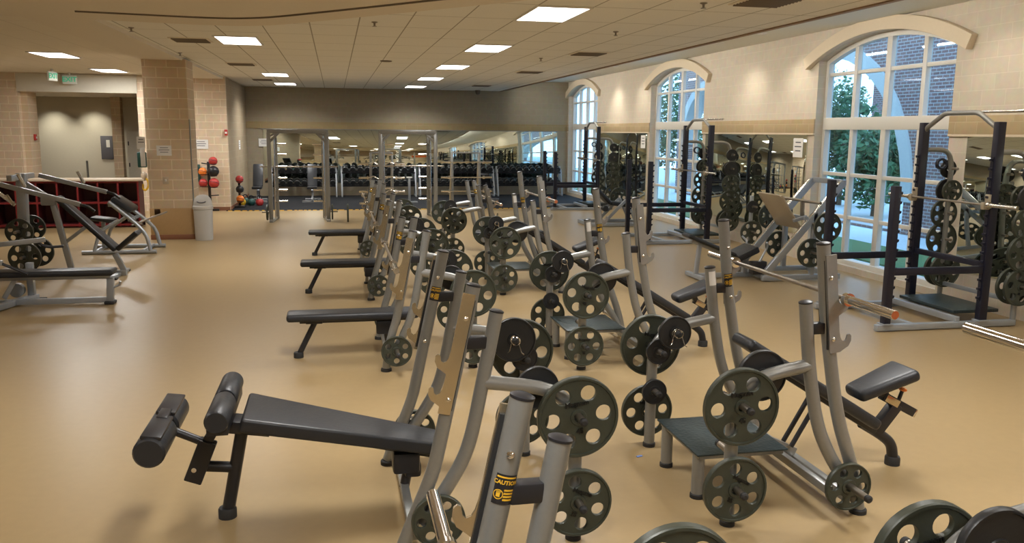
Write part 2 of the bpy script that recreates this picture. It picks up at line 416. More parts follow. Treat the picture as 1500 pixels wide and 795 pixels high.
# windows
def window(n, c, hw):
    x = XR + .20
    root = bpy.data.objects.new('window_%d' % n, None); COL.objects.link(root); root.location = (x, c, 0); tag(root, kind='structure')
    hw -= .004
    out = [(p[0]-c, p[1]) for p in arch_poly(c, hw, .10, -.004)]
    zt = lambda y: Z_ARC + math.sqrt((R_ARCH-.004)**2 - y*y)
    fw = .075
    inn = [(p[0]-c, p[1]) for p in arch_poly(c, hw-fw, .17, -fw-.004)]
    me = curve_mesh('window_frame', [out, inn], .11, 0, M_FRAME); me.transform(YZ); put(me, 'window_frame', root)
    ys = [-hw/2, 0, hw/2]
    for y in ys:
        MB().box((0, y, (.12+zt(y)-.02)/2), (.09, .085 if y else .12, zt(y)-.14), .004).build('mullion', M_FRAME, root)
    MB().box((0, 0, 2.40), (.13, 2*hw-.05, .20), .006).build('transom', M_FRAME, root)
    for z in (.86, 1.56, 3.22):
        MB().box((.005, 0, z), (.07, 2*hw-.08, .06), .004).build('glazing_bar', M_FRAME, root)
    MB().box((-.01, 0, .135), (.20, 2*hw, .075), .006).build('window_sill', M_FRAME, root)
    gl = curve_mesh('pane', [[(p[0]-c, p[1]) for p in arch_poly(c, hw-.03, .13, -.03)]], .006, 0, M_GLASS); gl.transform(YZ)
    gl.transform(Matrix.Translation((.03, 0, 0))); put(gl, 'pane', root)
    # arched moulding on the wall face
    a0 = math.asin(1.93/R_ARCH); N_ = 28; bm = MB()
    poly = []
    for i in range(N_+1):
        t = -a0 + 2*a0*i/N_; poly.append(((R_ARCH)*math.sin(t), Z_ARC + (R_ARCH)*math.cos(t)))
    for i in range(N_, -1, -1):
        t = -a0 + 2*a0*i/N_; poly.append(((R_ARCH+.19)*math.sin(t), Z_ARC + (R_ARCH+.19)*math.cos(t)))
    me = curve_mesh('arch_moulding', [poly], .10, .006, M_MOULD); me.transform(YZ); me.transform(Matrix.Translation((-.25, 0, 0))); put(me, 'arch_moulding', root)
for i, (c, h) in enumerate(WINS): window(3-i, c, h)
# ------------------------------------------------------------------ ceiling fixtures
M_DIFF = new_mat('lamp_diffuser', (.9, .9, .9), .5, emit=(1.0, .955, .93), es=PANEL_E)
def panel(x, y, label, z=ZC, spread=145):
    t = thing('ceiling_light', label, 'ceiling light', (x, y, z), group='recessed ceiling light panels')
    b = MB()
    for s in (-1, 1):
        b.box((s*.312, 0, -.008), (.03, 1.26, .018), .003); b.box((0, s*.618, -.008), (.60, .03, .018), .003)
    b.build('frame', M_WHITE, t)
    MB().box((0, 0, -.006), (.59, 1.20, .008), .002).build('diffuser', M_DIFF, t)
    ld = bpy.data.lights.new('lamp', 'AREA'); ld.shape = 'RECTANGLE'; ld.size = .56; ld.size_y = 1.16; ld.energy = PANEL_W*(1.2 if spread > 170 else 1); ld.color = (1, .985, .96); ld.spread = math.radians(spread)
    lo = bpy.data.objects.new('lamp', ld); COL.objects.link(lo); lo.parent = t; lo.location = (0, 0, -.02)
ordn = ['nearest', 'second nearest', 'middle', 'fourth', 'farthest']
for i, y in enumerate((10.05, 14.38, 18.75, 23.1, 27.45)):
    panel(2.55, y, '%s bright panel of the right-hand row of five ceiling lights' % ordn[i])
for y, w in ((14.3, 'nearest'), (22.85, 'middle'), (27.3, 'farthest')):
    panel(-1.44, y, '%s bright panel of the middle row of three ceiling lights' % w)
panel(-5.25, 18.2, 'nearer of two bright panels on the left ceiling, before the exit signs', spread=178)
panel(-5.35, 22.7, 'farther of two bright panels on the left ceiling, beside the pillar', spread=178)
for x, y, w in ((4.3, 6.3, 'added as fill ahead and above,'), (4.3, 3.0, 'added as fill just'), (4.3, -1, 'right'), (4.0, -5, 'well')):  # all but the rearmost are unseen fill, added for the near right floor
    panel(x, y, 'bright ceiling panel %s out of view on the window side' % w)
for x, y, w in ((.2, 6.2, 'above the nearest benches, out of view'), (.2, 1.5, 'straight above the viewpoint'), (-4.5, 6.5, 'above the empty floor, out of view'), (-4.5, 1.5, 'left of the viewpoint'),
                (-1, -4, 'a few metres behind the viewpoint'), (-5.5, -8, 'far behind the viewpoint, left'), (1.5, -9, 'far behind the viewpoint, middle'), (5, -9, 'far behind the viewpoint, window side')):
    panel(x, y, 'bright ceiling panel '+w, ZC if y < -5 else 3.50)

M_VENT = new_mat('dark_vent', (.14, .11, .08), .6)
def vent(x, y, label):
    t = thing('air_vent', label, 'air vent', (x, y, ZC), group='ceiling air vents')
    MB().box((0, 0, -.005), (.60, .60, .012), .003).build('frame', M_SOFFIT, t)
    b = MB()
    for i in range(8): b.bar((-.26, -.245 + .07*i, -.014), (.26, -.245 + .07*i, -.014), .045, .006, .001, (0, .5, 1))
    b.build('louvres', M_VENT, t)
vent(-2.18, 14.44, 'small dark ceiling vent left of the nearest middle-row light panel')
vent(-1.93, 19.4, 'dark ceiling vent between the middle-row light panels, left side')
vent(-1.95, 25.2, 'dark ceiling vent by the back wall, left side')
vent(4.45, 14.8, 'dark ceiling vent right of the second light panel')
vent(4.5, 19.7, 'dark ceiling vent right of the middle light panel')
vent(4.5, 8.5, 'dark ceiling vent at the top edge, right of the nearest light panel')
vent(4.43, 26.0, 'dark ceiling vent near the far right corner of the ceiling')
def sprinkler(x, y, label):
    t = thing('sprinkler', label, 'sprinkler', (x, y, ZC), group='ceiling sprinklers')
    MB().lathe([(.0, 0), (.04, 0), (.04, -.008), (.014, -.02), (.012, -.05), (.03, -.055), (.03, -.06), (0, -.06)], (0, 0, 0), (0, 0, 1), 12).build('sprinkler_head', M_STEEL, t)
for x, y, l in ((-2.74, 12.97, 'ceiling sprinkler head beside the pillar bulkhead, nearest'), (-2.76, 16.95, 'ceiling sprinkler head above the pillar bulkhead edge'),
                (.54, 11.4, 'ceiling sprinkler head near the curved soffit, centre'), (3.85, 11.53, 'ceiling sprinkler head right of the nearest light panel'),
                (3.91, 8.78, 'ceiling sprinkler head at the top edge of view, right'), (3.87, 16.0, 'ceiling sprinkler head right of the second light panel, farther back')):
    sprinkler(x, y, l)
t = thing('ceiling_speaker', 'round flat ceiling speaker in the middle of the tiles', 'speaker', (1.05, 17.6, ZC))
MB().lathe([(0, 0), (.12, 0), (.12, -.012), (.10, -.02), (0, -.016)], (0, 0, 0), (0, 0, 1), 20).build('grille', M_VENT, t)
t = thing('security_camera', 'small dark dome camera high on the far right corner', 'camera', (4.85, 29.2, ZC))
MB().lathe([(0, 0), (.09, 0), (.09, -.06), (.06, -.13), (0, -.15)], (0, 0, 0), (0, 0, 1), 16).build('dome', M_VENT, t)

# wall washers set in the raised strip
def washer(y, label, w=SPOT_W):
    t = thing('wall_washer', label, 'lamp', (7.35, y, ZCOVE), group='downlights along the window wall')
    MB().lathe([(.10, 0), (.10, -.012), (.075, -.012), (.075, 0)], (0, 0, 0), (0, 0, 1), 18, True).build('trim_ring', M_WHITE, t)
    ld = bpy.data.lights.new('lamp', 'SPOT'); ld.energy = w; ld.spot_size = math.radians(95); ld.spot_blend = .9; ld.shadow_soft_size = .06; ld.color = (1, .91, .78)
    lo = bpy.data.objects.new('lamp', ld); COL.objects.link(lo); lo.parent = t; lo.location = (0, 0, -.02); lo.rotation_euler = (0, math.radians(-22), 0)
for y, l in ((24.0, 'downlight washing the wall between the two farthest windows'), (21.9, 'downlight above the far side of the middle window'), (15.7, 'downlight washing the wall between the near and middle windows'),
             (14.0, 'downlight beside the near window arch, far side'), (9.2, 'downlight beside the near window arch, near side'), (7.4, 'downlight over the nearest wall mirror')):
    washer(y, l, SPOT_W*(1.6 if y > 23 else .5 if y < 12 else 1))
# fluorescent battens hidden behind the fascia, washing the window wall
for i, y in enumerate((25.6, 18.4, 11.2, 4.0)):
    t = thing('cove_batten', 'fluorescent batten hidden behind the ceiling edge along the window wall', 'lamp', (5.86, y, ZCOVE), group='cove battens')
    MB().box((0, 0, -.035), (.08, 6.6, .07), .01).build('housing', M_WHITE, t)
    ld = bpy.data.lights.new('lamp', 'AREA'); ld.shape = 'RECTANGLE'; ld.size = .07; ld.size_y = 6.5; ld.energy = COVE_W*(.8 if y < 5 else .85 if y < 12 else 1); ld.color = (1, .93, .84); ld.spread = math.radians(150)
    lo = bpy.data.objects.new('lamp', ld); COL.objects.link(lo); lo.parent = t; lo.location = (.02, 0, -.08); lo.rotation_euler = (0, math.radians(-58), 0)
# lobby downlights
for x, l in ((-8.2, 'left lobby downlight making a pale scallop on the wall'), (-7.1, 'right lobby downlight making a pale scallop on the wall')):
    t = thing('downlight', l, 'lamp', (x, 27.35, 3.11))
    MB().lathe([(.09, 0), (.09, -.01), (.07, -.01), (.07, 0)], (0, 0, 0), (0, 0, 1), 16, True).build('trim_ring', M_WHITE, t)
    ld = bpy.data.lights.new('lamp', 'SPOT'); ld.energy = 105; ld.spot_size = math.radians(95); ld.spot_blend = 1.0; ld.shadow_soft_size = .08; ld.color = (1, .93, .76)
    lo = bpy.data.objects.new('lamp', ld); COL.objects.link(lo); lo.parent = t; lo.location = (0, 0, -.02); lo.rotation_euler = (math.radians(12), 0, 0)

# exit signs
M_SIGN = new_mat('sign_face', (.62, .62, .55), .5, emit=(.8, .85, .75), es=.05)
M_SIGNG = new_mat('sign_green', (.05, .45, .25), .5, emit=(.1, .6, .35), es=.25)
def exit_sign(x, y, rz, label):
    t = thing('exit_sign', label, 'exit sign', (x, y, ZC), rz)
    MB().cyl((0, 0, 0), (0, 0, -.06), .03).build('mount', M_WHITE, t)
    MB().box((0, 0, -.17), (.34, .05, .22), .008).build('housing', M_SIGN, t)
    me = text_mesh('EXIT', .17, .004, M_SIGNG, 'exit_lettering', .004); me.transform(Matrix.Translation((0, -.028, -.17)) @ Matrix.Rotation(PI/2, 4, 'X'))
    put(me, 'exit_lettering', t)
exit_sign(-6.65, 24.1, 0, 'hanging exit sign facing the room, above the lobby opening')
exit_sign(-6.62, 22.6, math.radians(74), 'hanging exit sign turned sideways, nearer the left ceiling lights')

# wall papers, switches, alarms
def paper(loc, w, h, face, label, rows=3):
    """face: 'y' looks toward -y, 'x+' toward +x, 'x-' toward -x"""
    rz = {'y': 0, 'x+': PI/2, 'x-': -PI/2}[face]
    t = thing('paper_notice', label, 'notice', loc, rz)
    MB().box((0, -.004, 0), (w, .004, h)).build('sheet', M_PAPER, t)
    b = MB()
    for i in range(rows): b.box((0, -.0068, h*(.28-.22*i)), (w*(.7 if i % 2 else .55), .0012, h*.06))
    b.build('print', M_INK, t)
paper((-3.33, 17.995, 1.78), .28, .20, 'y', 'white printed notice on the front of the block pillar')
paper((-3.545, 24.295, 1.80), .37, .25, 'y', 'white notice on the block wall above the medicine ball rack')
paper((-2.855, 27.2, 1.74), .42, .28, 'x+', 'left white notice on the niche side wall by the mirror')
paper((-2.3, YB-.03, 1.78), .36, .26, 'y', 'white notice at the left end of the long back mirror')
paper((XR-.025, 13.9, 1.98), .32, .34, 'x-', 'white notice on the mirror beside the nearest window')
paper((XR-.025, 21.75, 1.98), .34, .34, 'x-', 'white notice on the mirror beside the middle window')
paper((-3.73, 17.9, 1.93), .16, .24, 'y', 'small white notice beside the green box at the pillar left edge', 2)
t = thing('light_switch', 'cream light switch plate on the front of the block pillar', 'switch', (-3.33, 17.995, 1.19))
MB().box((0, -.006, 0), (.11, .012, .14), .004).build('plate', M_COUNTER, t); MB().box((0, -.015, 0), (.03, .012, .05), .003).build('rocker', M_WHITE, t)
t = thing('wall_outlet', 'reddish outlet plate low on the block pillar', 'outlet', (-3.52, 17.995, .56))
MB().box((0, -.005, 0), (.12, .01, .12), .004).build('plate', M_BASE, t)
t = thing('fire_alarm', 'red fire alarm box on the wall edge by the far niche', 'fire alarm', (-2.88, 24.29, 2.12))
MB().box((0, -.03, 0), (.08, .06, .16), .01).build('housing', M_RED, t); MB().box((0, -.064, -.01), (.05, .01, .05), .003).build('pull_handle', M_WHITE, t)
t = thing('fire_alarm', 'red fire alarm box on the left jamb of the lobby opening', 'fire alarm', (-7.81, 24.8, 1.95))
MB().box((.02, 0, 0), (.05, .12, .16), .01).build('housing', M_RED, t); MB().box((.05, 0, -.01), (.01, .06, .05), .003).build('pull_handle', M_WHITE, t)
t = thing('soap_dispenser', 'dark green dispenser with pale cover at the pillar left edge', 'dispenser', (-3.74, 17.95, 1.60))
MB().box((0, 0, 0), (.16, .12, .30), .02).build('body', M_GREENBOX, t); MB().box((.03, -.065, .05), (.09, .02, .36), .01).build('cover', M_WHITE, t)
t = thing('notice_board', 'dark grey notice panel on the lobby wall', 'panel', (-6.80, 27.93, 1.62))
MB().box((0, 0, 0), (.34, .03, .70), .006).build('board', M_INK, t); MB().box((.04, -.02, .12), (.10, .006, .22)).build('sheet', M_PAPER, t)
t = thing('stanchion', 'thin grey post standing in the lobby behind the counter', 'post', (-7.2, 27.2, 0))
MB().cyl((0, 0, 0), (0, 0, 1.25), .03).build('post', M_TUBE, t); MB().lathe([(0, 0), (.16, 0), (.14, .03), (0, .03)], (0, 0, 0), (0, 0, 1)).build('base', M_TUBE, t)

# ------------------------------------------------------------------ outdoors
struct(MB().box((20, 18, -.12), (23.0, 70, .1)), 'ground', M_GROUND)
MB().box((10.2, 18, -.06), (1.6, 60, .06)).build('grass', M_GRASS, kind='stuff')
# brick arcade wall of the neighbouring wing
me = curve_mesh('brick_building', [[(2, -.06), (17.2, -.06), (17.2, 7), (2, 7)]], .5, 0, M_BRICK)
root = thing('brick_building', 'red-brown brick building wing outside the nearest window', 'building', (13.2, 0, 0))
me.transform(YZ); put(me, 'brick_wall', root)
def arch_band(yc, R, zc, w):
    poly = [(yc+R*math.cos(a), zc+R*math.sin(a)) for a in [PI*i/20 for i in range(21)]] + [(yc+(R+w)*math.cos(a), zc+(R+w)*math.sin(a)) for a in [PI*(20-i)/20 for i in range(21)]]
    me = curve_mesh('stone_arch', [poly], .62, .01, M_STONE); me.transform(YZ); return me
me = curve_mesh('arcade_wall', [[(17.2, -.06), (31, -.06), (31, 7), (17.2, 7)],
     [(17.4, 0)] + [(21-3.6*math.cos(PI*i/20), .7+3.6*math.sin(PI*i/20)) for i in range(21)] + [(24.6, 0)],
     [(26.4, 0)] + [(28.4-2*math.cos(PI*i/16), 1.8+2*math.sin(PI*i/16)) for i in range(17)] + [(30.4, 0)]], .5, 0, M_BRICK)
me.transform(YZ); put(me, 'arcade_wall', root)
put(arch_band(21, 3.55, .7, .36), 'stone_arch', root); put(arch_band(28.4, 1.95, 1.8, .3), 'stone_arch', root)
MB().box((0, 16.5, 7.05), (.7, 29.2, .2), .02).build('coping', M_STONE, root)
root = thing('brick_pier', 'reddish brick pier standing beyond the outdoor arch', 'building', (20.5, 27.6, 0))
MB().box((0, 0, 2.1), (2.0, 1.6, 4.3)).build('brick_shaft', M_BRICK, root); MB().box((0, 0, 4.33), (2.3, 1.9, .2), .02).build('cap', M_STONE, root)

def tree(x, y, h, r, label, seed, trunk=.5):
    rnd = random.Random(seed)
    t = thing('tree', label, 'tree', (x, y, -.07), group='trees outside the windows')
    MB().tube([(0, 0, 0), (.05, .03, h*trunk), (0, .1, h*.8)], .09, .2, 8).build('trunk', M_BARK, t)
    bm = bmesh.new()
    blobs = [(rnd.uniform(-.6, .6)*r, rnd.uniform(-.6, .6)*r, h*(.3+.65*rnd.random()), r*rnd.uniform(.35, .6)) for _ in range(14)]
    for i in range(3600):
        bx, by, bz, br = rnd.choice(blobs)
        d = V((rnd.gauss(0, 1), rnd.gauss(0, 1), rnd.gauss(0, 1))).normalized()*br*rnd.uniform(.7, 1.05)
        c = V((bx, by, max(.15, bz))) + d; c.z = max(.12, c.z)
        u = V((rnd.gauss(0, 1), rnd.gauss(0, 1), rnd.gauss(0, 1))).normalized(); w = u.orthogonal().normalized(); s_ = rnd.uniform(.06, .12)
        bm.faces.new([bm.verts.new(c+p) for p in (u*s_*1.3, w*s_*.6, -u*s_*1.3, -w*s_*.6)])
    me = bpy.data.meshes.new('foliage'); bm.to_mesh(me); bm.free(); me.materials.append(M_LEAF); put(me, 'foliage', t)
tree(16.2, 25.0, 3.3, 1.35, 'green leafy tree showing through the left panes of the nearest window', 3)
tree(15.0, 21.4, 2.1, 1.2, 'low green tree before the outdoor arch, seen through the nearest window', 4, .3)
tree(22.5, 36.0, 4.6, 2.0, 'far green tree beyond the outdoor arch', 5)
tree(15.0, 35.5, 4.4, 1.9, 'tall tree outside the farthest window', 8)
# ------------------------------------------------------------------ weight plates
_plate = {}
PSPEC = {  # radius, thickness, holes, material, size word
    45: (.222, .042, True, 'large', M_IRON), 35: (.190, .038, True, 'medium', M_IRON), 25: (.143, .034, True, 'small', M_IRON),
    26: (.150, .034, False, 'small solid', M_IRON2), 10: (.118, .030, False, 'small solid', M_IRON2), 5: (.090, .026, False, 'tiny solid', M_IRON2)}
def plate_meshes(k):
    if k in _plate: return _plate[k]
    R, T, holes, _, m = PSPEC[k]
    spl = [circ(0, 0, R*.97, 48), circ(0, 0, .0275, 20)]
    if holes: spl += [circ(R*.635*math.cos(i*PI/3), R*.635*math.sin(i*PI/3), R*.205, 24) for i in range(6)]
    body = curve_mesh('plate_body', spl, T*.62, .003, m)
    b = MB()
    b.lathe([(R*.93, -T/2), (R*.98, -T/2), (R, -T*.36), (R, T*.36), (R*.98, T/2), (R*.93, T/2), (R*.91, T*.28), (R*.91, -T*.28)], (0, 0, 0), (0, 0, 1), 48, True)
    b.lathe([(.0275, -T/2), (.042, -T/2), (.046, -T*.3), (.046, T*.3), (.042, T/2), (.0275, T/2)], (0, 0, 0), (0, 0, 1), 24, True)
    b.bm.from_mesh(body); me = b.mesh('weight_plate', m)
    X = Matrix.Rotation(PI/2, 4, 'X')        # face toward -y
    me.transform(X)
    let = None
    if k in (45, 35):
        t1 = text_mesh('Magnum', R*.175, .003, M_LETTER, 'raised_lettering', .0012); t1.transform(Matrix.Translation((0, R*.345, T*.31+.003)))
        t2 = text_mesh(str(k), R*.18, .003, M_LETTER, 'raised_lettering', .0012); t2.transform(Matrix.Translation((0, -R*.35, T*.31+.003)))
        t1.transform(X); t2.transform(X); let = (t1, t2)
    _plate[k] = (me, let); return _plate[k]
_nplate = [0]
def plate(k, loc, label, rz=0.0, spin=None, mat=None, axis='y', col=None):
    me, let = plate_meshes(k)
    o = put(me, 'weight_plate', None, loc, label, 'weight plate', 'weight plates on pegs')
    _nplate[0] += 1
    s_ = spin if spin is not None else ((_nplate[0]*37 % 60 - 30)*(.5 if k == 45 else 1))
    o.matrix_world = Matrix.Translation(loc) @ Matrix.Rotation(rz, 4, 'Z') @ Matrix.Rotation(math.radians(s_), 4, 'Y')
    if let: put(let[0], 'raised_lettering', o); put(let[1], 'raised_numeral', o)
    return o
def plabel(k, where):
    c = 'dark green' if PSPEC[k][4] is M_IRON else 'black'
    return '%s %s plate %s' % (PSPEC[k][3], c, where)

def spring_clip(loc, label, rz=0.0):
    o = MB().tube([(math.sin(a)*.028, i*.0022, math.cos(a)*.028) for i, a in enumerate([j*.5 for j in range(26)])], .0035, 0, 6)
    o.tube([(.02, 0, -.02), (.035, -.01, -.075), (.05, -.012, -.085)], .0035, .01, 6).tube([(-.02, .055, -.02), (-.035, .045, -.075), (-.05, .043, -.085)], .0035, .01, 6)
    ob = o.build('spring_clip', M_CHROME, None, loc=loc, label=label, cat='clip'); ob.rotation_euler = (0, 0, rz); return ob

# ------------------------------------------------------------------ barbells
def make_barbell(L=2.19):
    t = bpy.data.objects.new('barbell', None); COL.objects.link(t)
    h = L/2; s_ = .425
    MB().cyl((0, -h+s_, 0), (0, h-s_, 0), .014, n=12).build('shaft', M_STEEL, t)
    for g in (-1, 1):
        b = MB(); b.lathe([(0, 0), (.022, 0), (.025, .004), (.025, s_-.03), (.037, s_-.03), (.037, s_), (.016, s_+.004)], (0, g*h, 0), (0, -g, 0), 20)
        b.build('sleeve', M_CHROME, t)
    return t
_bar0 = [None]
def barbell(loc, label, rot=None):
    if _bar0[0] is None: r = _bar0[0] = make_barbell()
    else: r = dup(_bar0[0])
    r.location = loc; tag(r, label, 'barbell', 'barbells')
    if rot: r.rotation_euler = rot
    else: r.rotation_euler = (0, 0, 0)
    return r

# ------------------------------------------------------------------ bench stations
TR = .038
STK = None
def sticker_meshes():
    """black and yellow CAUTION label wrapped around an upright (axis z, centred at 0, facing -y)"""
    global STK
    if STK: return STK
    r = TR+.0012; b = MB(); n = 12; a0, a1 = math.radians(-52), math.radians(52); h = .047
    def pt(a, z, rr=r): return V((rr*math.sin(a), -rr*math.cos(a), z))
    for i in range(n):
        a, c = a0+(a1-a0)*i/n, a0+(a1-a0)*(i+1)/n
        b.grid_quad(pt(a, -h), pt(c, -h), pt(c, h), pt(a, h))
    base = b.mesh('warning_sticker', M_BLACK)
    y = MB(); rr = r+.0008
    def patch(x0, x1, z0, z1):
        k = max(1, int(abs(x1-x0)/.008))
        for i in range(k):
            p, q = x0+(x1-x0)*i/k, x0+(x1-x0)*(i+1)/k
            y.grid_quad(pt(p/r, z0, rr), pt(q/r, z0, rr), pt(q/r, z1, rr), pt(p/r, z1, rr))
    patch(-.032, .032, .036, .041)
    for z in (-.004, -.014, -.024, -.034): patch(-.002, .029, z, z+.006)
    t = text_mesh('CAUTION', .0175, 0, M_YEL, 'sticker_print', .0006)
    q = bmesh.new(); q.from_mesh(t); bmesh.ops.subdivide_edges(q, edges=q.edges[:], cuts=1)
    for v in q.verts: v.co = pt(v.co.x/r, v.co.y+.022, rr+.0002)
    m2 = bpy.data.meshes.new('t'); q.to_mesh(m2); q.free(); y.bm.from_mesh(m2)
    # hand in a ring
    n = 18
    for i in range(n):
        a, c = 2*PI*i/n, 2*PI*(i+1)/n
        f = lambda ang, rad: pt((-.018+rad*math.cos(ang))/r, -.016+rad*math.sin(ang), rr)
        y.grid_quad(f(a, .013), f(c, .013), f(c, .0155), f(a, .0155))
    patch(-.024, -.012, -.024, -.012)
    for k in range(4): patch(-.024+.0034*k, -.0218+.0034*k, -.012, -.005)
    STK = (base, y.mesh('sticker_print', M_YEL)); return STK

def foot_cap(p, r=.044, h=.03):
    return MB().lathe([(0, 0), (r, 0), (r, h*.8), (r*.9, h), (0, h)], p, (0, 0, 1), 18)

KIND = {
 'incline': dict(inner=[(.49, 1.62), (.545, 1.15), (.655, .60), (.79, .26), (.84, .03)], outer=[(.405, 1.29), (.45, .93), (.53, .55), (.66, .31), (.80, .13)], hooks=(1.285, 1.075), plate=(1.56, 1.00), stick=1.20, peg=.715),
 'decline': dict(inner=[(.56, 1.44), (.735, .62), (.775, .44), (.90, .14), (.94, .03)], outer=[(.44, 1.30), (.575, .60), (.645, .44), (.83, .16)], hooks=(1.05, .88), plate=(1.40, .77), stick=1.165, peg=.755),
 'flat': dict(inner=[(.56, 1.31), (.71, .52), (.77, .33), (.81, .12), (.82, .03)], outer=[(.43, 1.31), (.565, .55), (.66, .33), (.78, .12)], hooks=(.99, .80), plate=(1.25, .68), stick=1.12, peg=.725)}
FS = .625     # half distance between the two side frames

def lerp_path(P, z):
    for (x0, z0), (x1, z1) in zip(P, P[1:]):
        if z1 <= z <= z0: return x0 + (x1-x0)*(z0-z)/(z0-z1)
    return P[-1][0]

def side_frame(t, kd, g, horns, face):
    """one side of a bench station; g = +1 or -1 along local y, outward"""
    k = KIND[kd]; y = g*FS
    # storage post with its arm to the outer upright
    xa = lerp_path(k['outer'], .93)
    post = MB().tube([(0, y, .03), (0, y, .74), (.14, y, .87), (xa, y, .925)], TR, .16, 16, 7).build('storage_post', M_TUBE, t)
    foot_cap((0, y, 0)).build('foot_cap', M_RUBBER, post)
    for (hx, hz, d, L) in horns:
        ys = y + d*g*TR*.6
        hb = MB().cyl((hx, ys, hz), (hx, ys + d*g*L, hz), .020, n=14).build('plate_peg', M_STEEL, post)
        MB().lathe([(0, 0), (.022, 0), (.022, .02), (.012, .028), (0, .028)], (hx, ys+d*g*L, hz), (0, d*g, 0), 14).build('peg_tip', M_RUBBER, post)
    inn = MB().tube([(x, y, z) for x, z in k['inner']], TR, .20, 18, 7).build('inner_upright', M_TUBE, t)
    def axis(P): return (V((P[0][0], 0, P[0][1]))-V((P[1][0], 0, P[1][1]))).normalized()
    def cap(P, par):
        a = axis(P); MB().lathe([(0, -.004), (TR*1.03, -.004), (TR*1.03, .004), (TR*.7, .010), (0, .011)], (P[0][0], y, P[0][1]), a, 18).build('end_cap', M_BLACK, par)
    cap(k['inner'], inn)
    out = MB().tube([(x, y, z) for x, z in k['outer']], TR*.98, .20, 18, 7).build('outer_upright', M_TUBE, t); cap(k['outer'], out)
    foot_cap((k['inner'][-1][0], y, 0), .05).build('foot_cap', M_RUBBER, inn)
    # foot peg
    zf = .21; xf = k['peg']
    MB().cyl((xf, y+g*TR*.6, zf), (xf, y+g*.25, zf), .020, n=14).build('plate_peg', M_STEEL, inn)
    MB().lathe([(0, 0), (.022, 0), (.022, .02), (.012, .028), (0, .028)], (xf, y+g*.25, zf), (0, g, 0), 14).build('peg_tip', M_RUBBER, inn)
    # spacer block between the two uprights
    zb = 1.14 if kd != 'flat' else 1.05
    xi, xo = lerp_path(k['inner'], zb+.01), lerp_path(k['outer'], zb)
    MB().box(((xi+xo)/2, y, zb), (max(.03, xi-xo-.045), .055, .065), .006).build('spacer_block', M_BLACK, t)
    # hook plate on the outer face of the inner upright
    P0, P1 = V((k['inner'][0][0], 0, k['inner'][0][1])), V((k['inner'][1][0], 0, k['inner'][1][1]))
    d = (P1-P0).normalized(); n = V((-d.z, 0, d.x)); n = n if n.x > 0 else -n
    def on(s_, tt, yy): return P0 + d*tt + n*s_ + V((0, yy, 0))
    tz = lambda z: (P0.z - z)/(-d.z)
    t0, t1 = tz(k['plate'][0]), tz(k['plate'][1])
    w0, w1 = (-.012, .052)
    poly = [(w0, t0), (w1, t0)]
    for hz in k['hooks']:
        th = tz(hz)
        poly += [(w1, th-.045), (w1+.004, th-.012), (w1+.012, th+.008), (w1+.026, th+.017), (w1+.040, th+.010), (w1+.046, th-.006), (w1+.050, th-.018), (w1+.062, th-.022), (w1+.072, th-.010), (w1+.070, th+.020), (w1+.052, th+.048), (w1+.020, th+.064), (w1, th+.075)]
    poly += [(w1, t1), (w0, t1)]
    ya, yb = y+g*(TR-.004), y+g*(TR+.008)
    hp = MB().prism(poly, lambda s_, tt: on(s_, tt, ya), lambda s_, tt: on(s_, tt, yb)).build('hook_plate', M_TANCHROME if face == 'tan_chrome' else M_TUBE, inn)
    MB().prism([(-.02, t0+.03), (w1-.004, t0+.03), (w1-.004, t1-.02), (-.02, t1-.02)], lambda s_, tt: on(s_, tt, y+g*(TR-.016)), lambda s_, tt: on(s_, tt, ya)).build('hook_liner', M_RUBBER, inn)
    for tt in (t0+.13, t1-.08):
        c = on(.012, tt, y+g*(TR+.008)); MB().lathe([(0, 0), (.013, 0), (.012, .005), (.006, .010), (0, .011)], c, (0, g, 0), 12).build('bolt', M_CHROME, inn)
        c = on(.006, tt, y-g*(TR-.001)); MB().lathe([(0, 0), (.013, 0), (.012, .005), (.006, .010), (0, .011)], c, (0, -g, 0), 12).build('bolt', M_CHROME, inn)
    return d

def add_sticker(t, kd, g, faceg):
    k = KIND[kd]; y = g*FS; z = k['stick']
    P0, P1 = V((k['inner'][0][0], 0, k['inner'][0][1])), V((k['inner'][1][0], 0, k['inner'][1][1]))
    d = (P0-P1).normalized(); x = P0.x + (P1.x-P0.x)*(P0.z-z)/(P0.z-P1.z)
    base, prn = sticker_meshes()
    Q0, Q1 = V((k['outer'][0][0], 0, k['outer'][0][1])), V((k['outer'][1][0], 0, k['outer'][1][1]))
    e = (Q0-Q1).normalized(); c = Q0 - e*.075; r = TR*.98+.0012; b = MB()
    ex = V((0, 1, 0)).cross(e).normalized()
    for i in range(8):
        a0, a1 = [math.radians(-40+10*j) for j in (i, i+1)]
        f = lambda a, h: c + V((0, y, 0)) + ex*(r*math.sin(a)) + V((0, faceg*r*math.cos(a), 0)) + e*h
        b.grid_quad(f(a0, -.05), f(a1, -.05), f(a1, .05), f(a0, .05))
    if kd == 'incline' and g > 0: tag(b.build('maker_label', M_WHITE, t), 'small pale label near the upright top')
    X = V((0, 1, 0)).cross(d).normalized() if faceg < 0 else V((0, -1, 0)).cross(d).normalized()
    Y = d.cross(X)
    M = Matrix.Translation((x, y, z)) @ Matrix((X, Y, d)).transposed().to_4x4()
    s_ = put(base, 'warning_sticker', t); s_.matrix_local = M; tag(s_, 'black and yellow caution sticker')
    p = put(prn, 'sticker_print', s_); return s_

